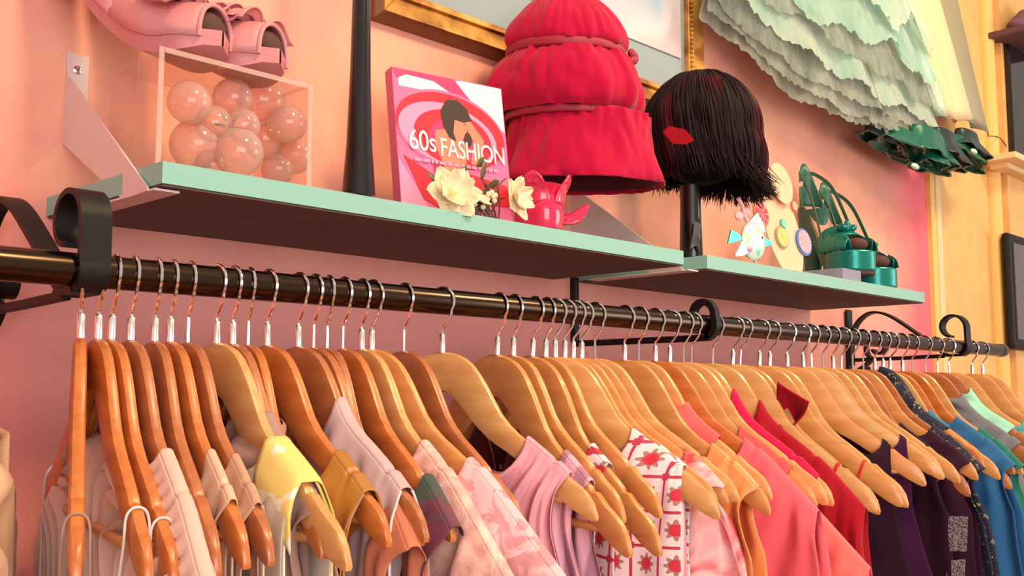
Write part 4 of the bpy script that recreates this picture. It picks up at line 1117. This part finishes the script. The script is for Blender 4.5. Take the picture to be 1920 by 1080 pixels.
# ------------------------------------------------------------------ painting in its gold frame
m_, nt, b_ = base('gilt wood')
nz = nt.nodes.new('ShaderNodeTexNoise'); nz.inputs['Scale'].default_value = 22; nz.inputs['Detail'].default_value = 5
nt.links.new(coords(nt), nz.inputs['Vector'])
rp = ramp(nt, [(.35, lin((150, 92, 34))), (.65, lin((226, 170, 84)))]); nt.links.new(nz.outputs['Fac'], rp.inputs[0]); nt.links.new(rp.outputs[0], b_.inputs['Base Color'])
b_.inputs['Roughness'].default_value = .38; b_.inputs['Metallic'].default_value = .45
M['gilt'] = m_
M['gilt_dark'] = plain('dark gilt moulding', (120, 72, 40), .5, .2)
FX0, FX1, FZ0, FZ1 = 1.012, 1.955, ZE+.606, ZE+1.35
pf = empty('framed_painting', ((FX0+FX1)/2, WALL, FZ0), 0, 'large painting of pale shapes in a gilt frame above the long shelf', 'painting')
PW, PH = FX1-FX0, FZ1-FZ0
def frame_ring(i0, i1, d0, d1, mat, name):
    m = MB()
    for a_, b2 in (((-PW/2, 0), (PW/2, 0)), ((PW/2, 0), (PW/2, PH)), ((PW/2, PH), (-PW/2, PH)), ((-PW/2, PH), (-PW/2, 0))):
        d = V3((b2[0]-a_[0], 0, b2[1]-a_[1])).normalized(); n = V3((-d.z, 0, d.x))
        A = V3((a_[0], 0, a_[1])); B = V3((b2[0], 0, b2[1]))
        P = []
        for X, sg in ((A, 1), (B, -1)):
            for ins, dep in ((i0, d0), (i1, d1)):
                P.append(X+n*ins+d*ins*sg+V3((0, -dep, 0)))
            for ins in (i1, i0): P.append(X+n*ins+d*ins*sg+V3((0, -.001, 0)))
        m.add(P, [(0, 1, 5, 4), (0, 4, 7, 3), (1, 2, 6, 5), (3, 7, 6, 2), (0, 3, 2, 1), (4, 5, 6, 7)])
    m.build(name, mat, pf, False, bevel=.0015)
frame_ring(0, .012, .016, .026, 'gilt_dark', 'outer_moulding')
frame_ring(.012, .046, .030, .016, 'gilt', 'frame_cove')
frame_ring(.046, .058, .024, .020, 'gilt', 'inner_moulding')
m = MB()
for i in range(70):
    z_ = .01+i*.0105
    if z_ < PH: m.ball((PW/2-.053, -.026, z_), .0042, 8)
m.build('bead_border', 'gilt', pf, True)
MB().box((0, -.004, PH/2), (PW-.1, .006, PH-.1)).build('mount', plain('grey blue mount', (146, 162, 166), .7), pf, False)
m_, nt, b_ = base('painting of pale shapes')
nz = nt.nodes.new('ShaderNodeTexNoise'); nz.inputs['Scale'].default_value = 4.2; nz.inputs['Detail'].default_value = 1; nz.inputs['Distortion'].default_value = .6
nt.links.new(coords(nt), nz.inputs['Vector'])
rp = ramp(nt, [(.3, lin((130, 166, 190))), (.42, lin((186, 188, 204))), (.52, lin((216, 204, 206))), (.66, lin((206, 180, 188)))])
nt.links.new(nz.outputs['Fac'], rp.inputs[0]); nt.links.new(rp.outputs[0], b_.inputs['Base Color']); b_.inputs['Roughness'].default_value = .5
MB().box((.02, -.009, PH/2+.045), (PW-.19, .003, PH-.19)).build('picture', m_, pf, False)

# ------------------------------------------------------------------ tulle petticoat and gown on the wall
M['tulle_a'] = tulle('mint tulle', (140, 200, 182), (190, 224, 206), .6)
M['tulle_b'] = tulle('grey green tulle', (104, 118, 108), (170, 180, 166), .6, 9)
M['tulle_c'] = tulle('pale sea tulle', (160, 204, 186), (206, 216, 200), .65, 6)
tl = at(1300, 0, 1.2); hemL = at(1400, 165, 1.2); hemR = at(1725, 290, 1.2)
tu = empty('tulle_petticoat', (2.52, 1.25, ZE+1.25), 0, 'layered mint and grey tulle petticoat hanging on the wall', 'petticoat')
LAY = [('tulle_b', .0, .0, 1.0), ('tulle_b', .018, -.012, .99), ('tulle_b', .045, -.022, .975), ('tulle_c', .085, -.032, .96), ('tulle_b', .14, -.042, .94), ('tulle_a', .20, -.05, .92), ('tulle_c', .30, -.058, .88)]
for l, (mat, zoff, yo, xw) in enumerate(LAY):
    m = MB(); rn = random.Random(l); phs = [rn.uniform(0, 6.28) for _ in range(6)]
    def fn(u, v):
        uu = u*2-1
        topx = -.16+uu*.40; botx = uu*(.62 if uu > 0 else .63)*xw-.02
        hem = ZE+.685+.015*u+zoff+.14*max(0, -uu)**2.4+(.012+.10*zoff)*2*noise.noise(V3((u*6, l*5, 0)))+(.008+.05*zoff)*noise.noise(V3((u*30, l*5, 3)))+.007*noise.noise(V3((u*100, l, 7)))
        z = (ZE+1.28)*(1-v)+hem*v
        k = v**1.3
        x = topx+(botx-topx)*k+.006*noise.noise(V3((u*50, v*20, l)))
        y = 1.23+yo+(-.06*math.cos(uu*PI/2))*k+k*(.016*noise.noise(V3((u*10, v*1.2, l*3)))+.007*noise.noise(V3((u*40, v*3, l*3+9)))+.003*noise.noise(V3((u*90, v*14, l*3+20))))
        return (x, y-1.25, z-(ZE+1.25))
    m.grid(fn, 260, 44)
    m.build('tulle_layer', mat, tu, True)
# gown: cream and mint satin panels ending in an emerald ruffle
M['satin_cream'] = plain('cream satin', (240, 206, 158), .45, sheen=.2); M['satin_mint'] = plain('pale mint satin', (186, 214, 190), .45); M['satin_grey'] = plain('grey olive satin', (150, 142, 112), .45)
M['ruffle'] = plain('emerald satin ruffle', (16, 98, 76), .3, .1); M['ruffle_dark'] = plain('dark green satin', (22, 48, 42), .35)
gw = empty('evening_gown', (at(1760, 100, 1.2).x, 1.22, ZE+1.25), 0, 'cream and mint satin gown with emerald ruffled hem on the wall corner', 'gown')
def panel(t0, t1, b0, b1, mat, yo, name='satin_panel'):
    P = [at(*t0, 1.2+yo), at(*t1, 1.2+yo), at(*b0, 1.2+yo), at(*b1, 1.2+yo)]
    for i in (0, 1): P[i] = P[i]+(P[i]-P[i+2])*.5
    P = [p_-gw.location for p_ in P]
    m = MB()
    def fn(u, v):
        p_ = (P[0]*(1-u)+P[1]*u)*(1-v)+(P[2]*(1-u)+P[3]*u)*v
        return p_+V3((0, -.022*math.sin(PI*u)*(.4+.6*v), 0))
    m.grid(fn, 10, 14); m.build(name, mat, gw, True, solid=.002)
panel((1690, 0), (1715, 0), (1748, 218), (1772, 225), 'satin_mint', .012)
panel((1706, 0), (1738, 0), (1768, 222), (1790, 232), 'satin_cream', 0)
panel((1732, 0), (1765, 0), (1786, 230), (1824, 225), 'satin_cream', .008)
panel((1757, 0), (1795, 0), (1820, 240), (1853, 258), 'satin_grey', 0.0)
panel((1746, 0), (1760, 0), (1800, 225), (1822, 242), 'satin_mint', .016)
def frill(u, v, y, r0_, r1_, h_, n_, amp, sx_, sy_, mat, ph=0, zo=0):
    """flared ruffle ring with rolled lobes, seen from below"""
    c = at(u, v, y)-gw.location
    m = MB(); P = catmull([(r0_, 0, .02+zo), (r0_*1.15, 0, -.004+zo), ((r0_+r1_)/2, 0, -h_*.45+zo), (r1_, 0, -h_*.9+zo), (r1_*1.02, 0, -h_+zo), (r1_*.93, 0, -h_*.96+zo)], 4)
    m.lathe([(p_.x, p_.z) for p_ in P], 140, mod=lambda a_, k: 1+amp*k*(math.sin(n_*a_+ph)+.35*math.sin((2*n_+1)*a_+ph*2)), sx=sx_, sy=sy_, c=c, cap=False, rot=Matrix.Rotation(math.radians(6), 3, 'Y'))
    m.build('hem_ruffle', mat, gw, True, solid=.002)
frill(1735, 262, 1.17, .07, .125, .062, 6, .16, 1.25, .5, 'ruffle', 1.0)
frill(1768, 262, 1.165, .05, .105, .062, 7, .18, 1.25, .5, 'ruffle_dark', 2.0)
frill(1812, 262, 1.18, .05, .100, .045, 5, .2, 1.25, .5, 'ruffle_dark', .4)
frill(1800, 276, 1.185, .06, .120, .042, 6, .14, 1.3, .45, 'ruffle', 2.4)
frill(1690, 262, 1.18, .05, .100, .034, 5, .18, 1.4, .5, 'ruffle', 2.9)
frill(1655, 258, 1.20, .05, .080, .022, 5, .14, 1.7, .4, 'ruffle_dark', 1.9)
frill(1748, 270, 1.15, .03, .060, .064, 4, .2, 1.0, .6, 'ruffle', .2)
m = MB()
for (u, v) in ((1716, 312), (1826, 284)):
    c = at(u, v, 1.12)-gw.location
    MB().ball(c, .020, 12, scale=(1.2, .3, .42)).build('ruffle_trim', 'satin_mint', gw, True)
# ------------------------------------------------------------------ right edge: dark cabinet, ledge, framed panel
M['dark_glass'] = plain('dark glass', (30, 22, 22), .12); M['mauve_cloth'] = plain('mauve cloth', (120, 82, 96), .8)
xr = at(1893, 100, 1.24).x
o = MB().box((0, 0, 0), (.62, .03, at(1893, 62, 1.24).z-at(1893, 286, 1.24).z)).build('dark_picture', 'dark_glass', None, False, loc=(xr+.31, 1.255, (at(1893, 62, 1.24).z+at(1893, 286, 1.24).z)/2), bevel=.004); tag(o, 'dark glossy panel on the yellow wall at the right edge', 'panel')
lz = at(1900, 297, 1.2).z
o = MB().box((0, 0, 0), (.60, .11, .022)).box((.0, .02, -.02), (.5, .06, .02)).build('wall_ledge', 'cream_trim', None, False, loc=(at(1888, 297, 1.2).x+.30, 1.225, lz), bevel=.004); tag(o, 'small cream ledge under the dark glossy panel', 'ledge')
o = empty('folded_cloth', (at(1905, 55, 1.2).x+.1, 1.2, at(1893, 62, 1.2).z), 0, 'folded mauve cloth on a shelf at the top right corner', 'cloth')
MB().box((.02, .01, .012), (.36, .13, .022)).build('shelf_board', plain('dark plum board', (92, 58, 66), .6), o, False, bevel=.003)
m = MB()
for k in range(3): m.ball((-.03+.05*k, 0, .055+.03*k), .06, 14, scale=(1.4, .8, .55))
m.build('cloth_folds', 'mauve_cloth', o, True)
z0 = at(1905, 655, 1.24).z; z1 = at(1905, 440, 1.24).z; x0 = at(1894, 550, 1.24).x
t = empty('black_framed_screen', (x0+.22, 1.25, z0), 0, 'black framed dark screen with rounded corners at the right edge', 'screen')
MB().box((0, 0, (z1-z0)/2), (.44, .03, z1-z0)).build('frame', 'iron', t, False, bevel=.014)
MB().box((0, -.0165, (z1-z0)/2), (.37, .004, z1-z0-.07)).build('glass', plain('grey screen', (96, 90, 96), .1), t, False)
m = MB(); m.tube(catmull([at(1852, 255, 1.22), at(1868, 256, 1.26), at(1878, 262, 1.27), at(1887, 275, 1.25)], 6), .0016, 6)
o = m.build('wire', 'iron'); tag(o, 'thin dark wire between the gown hem and the dark panel', 'wire')
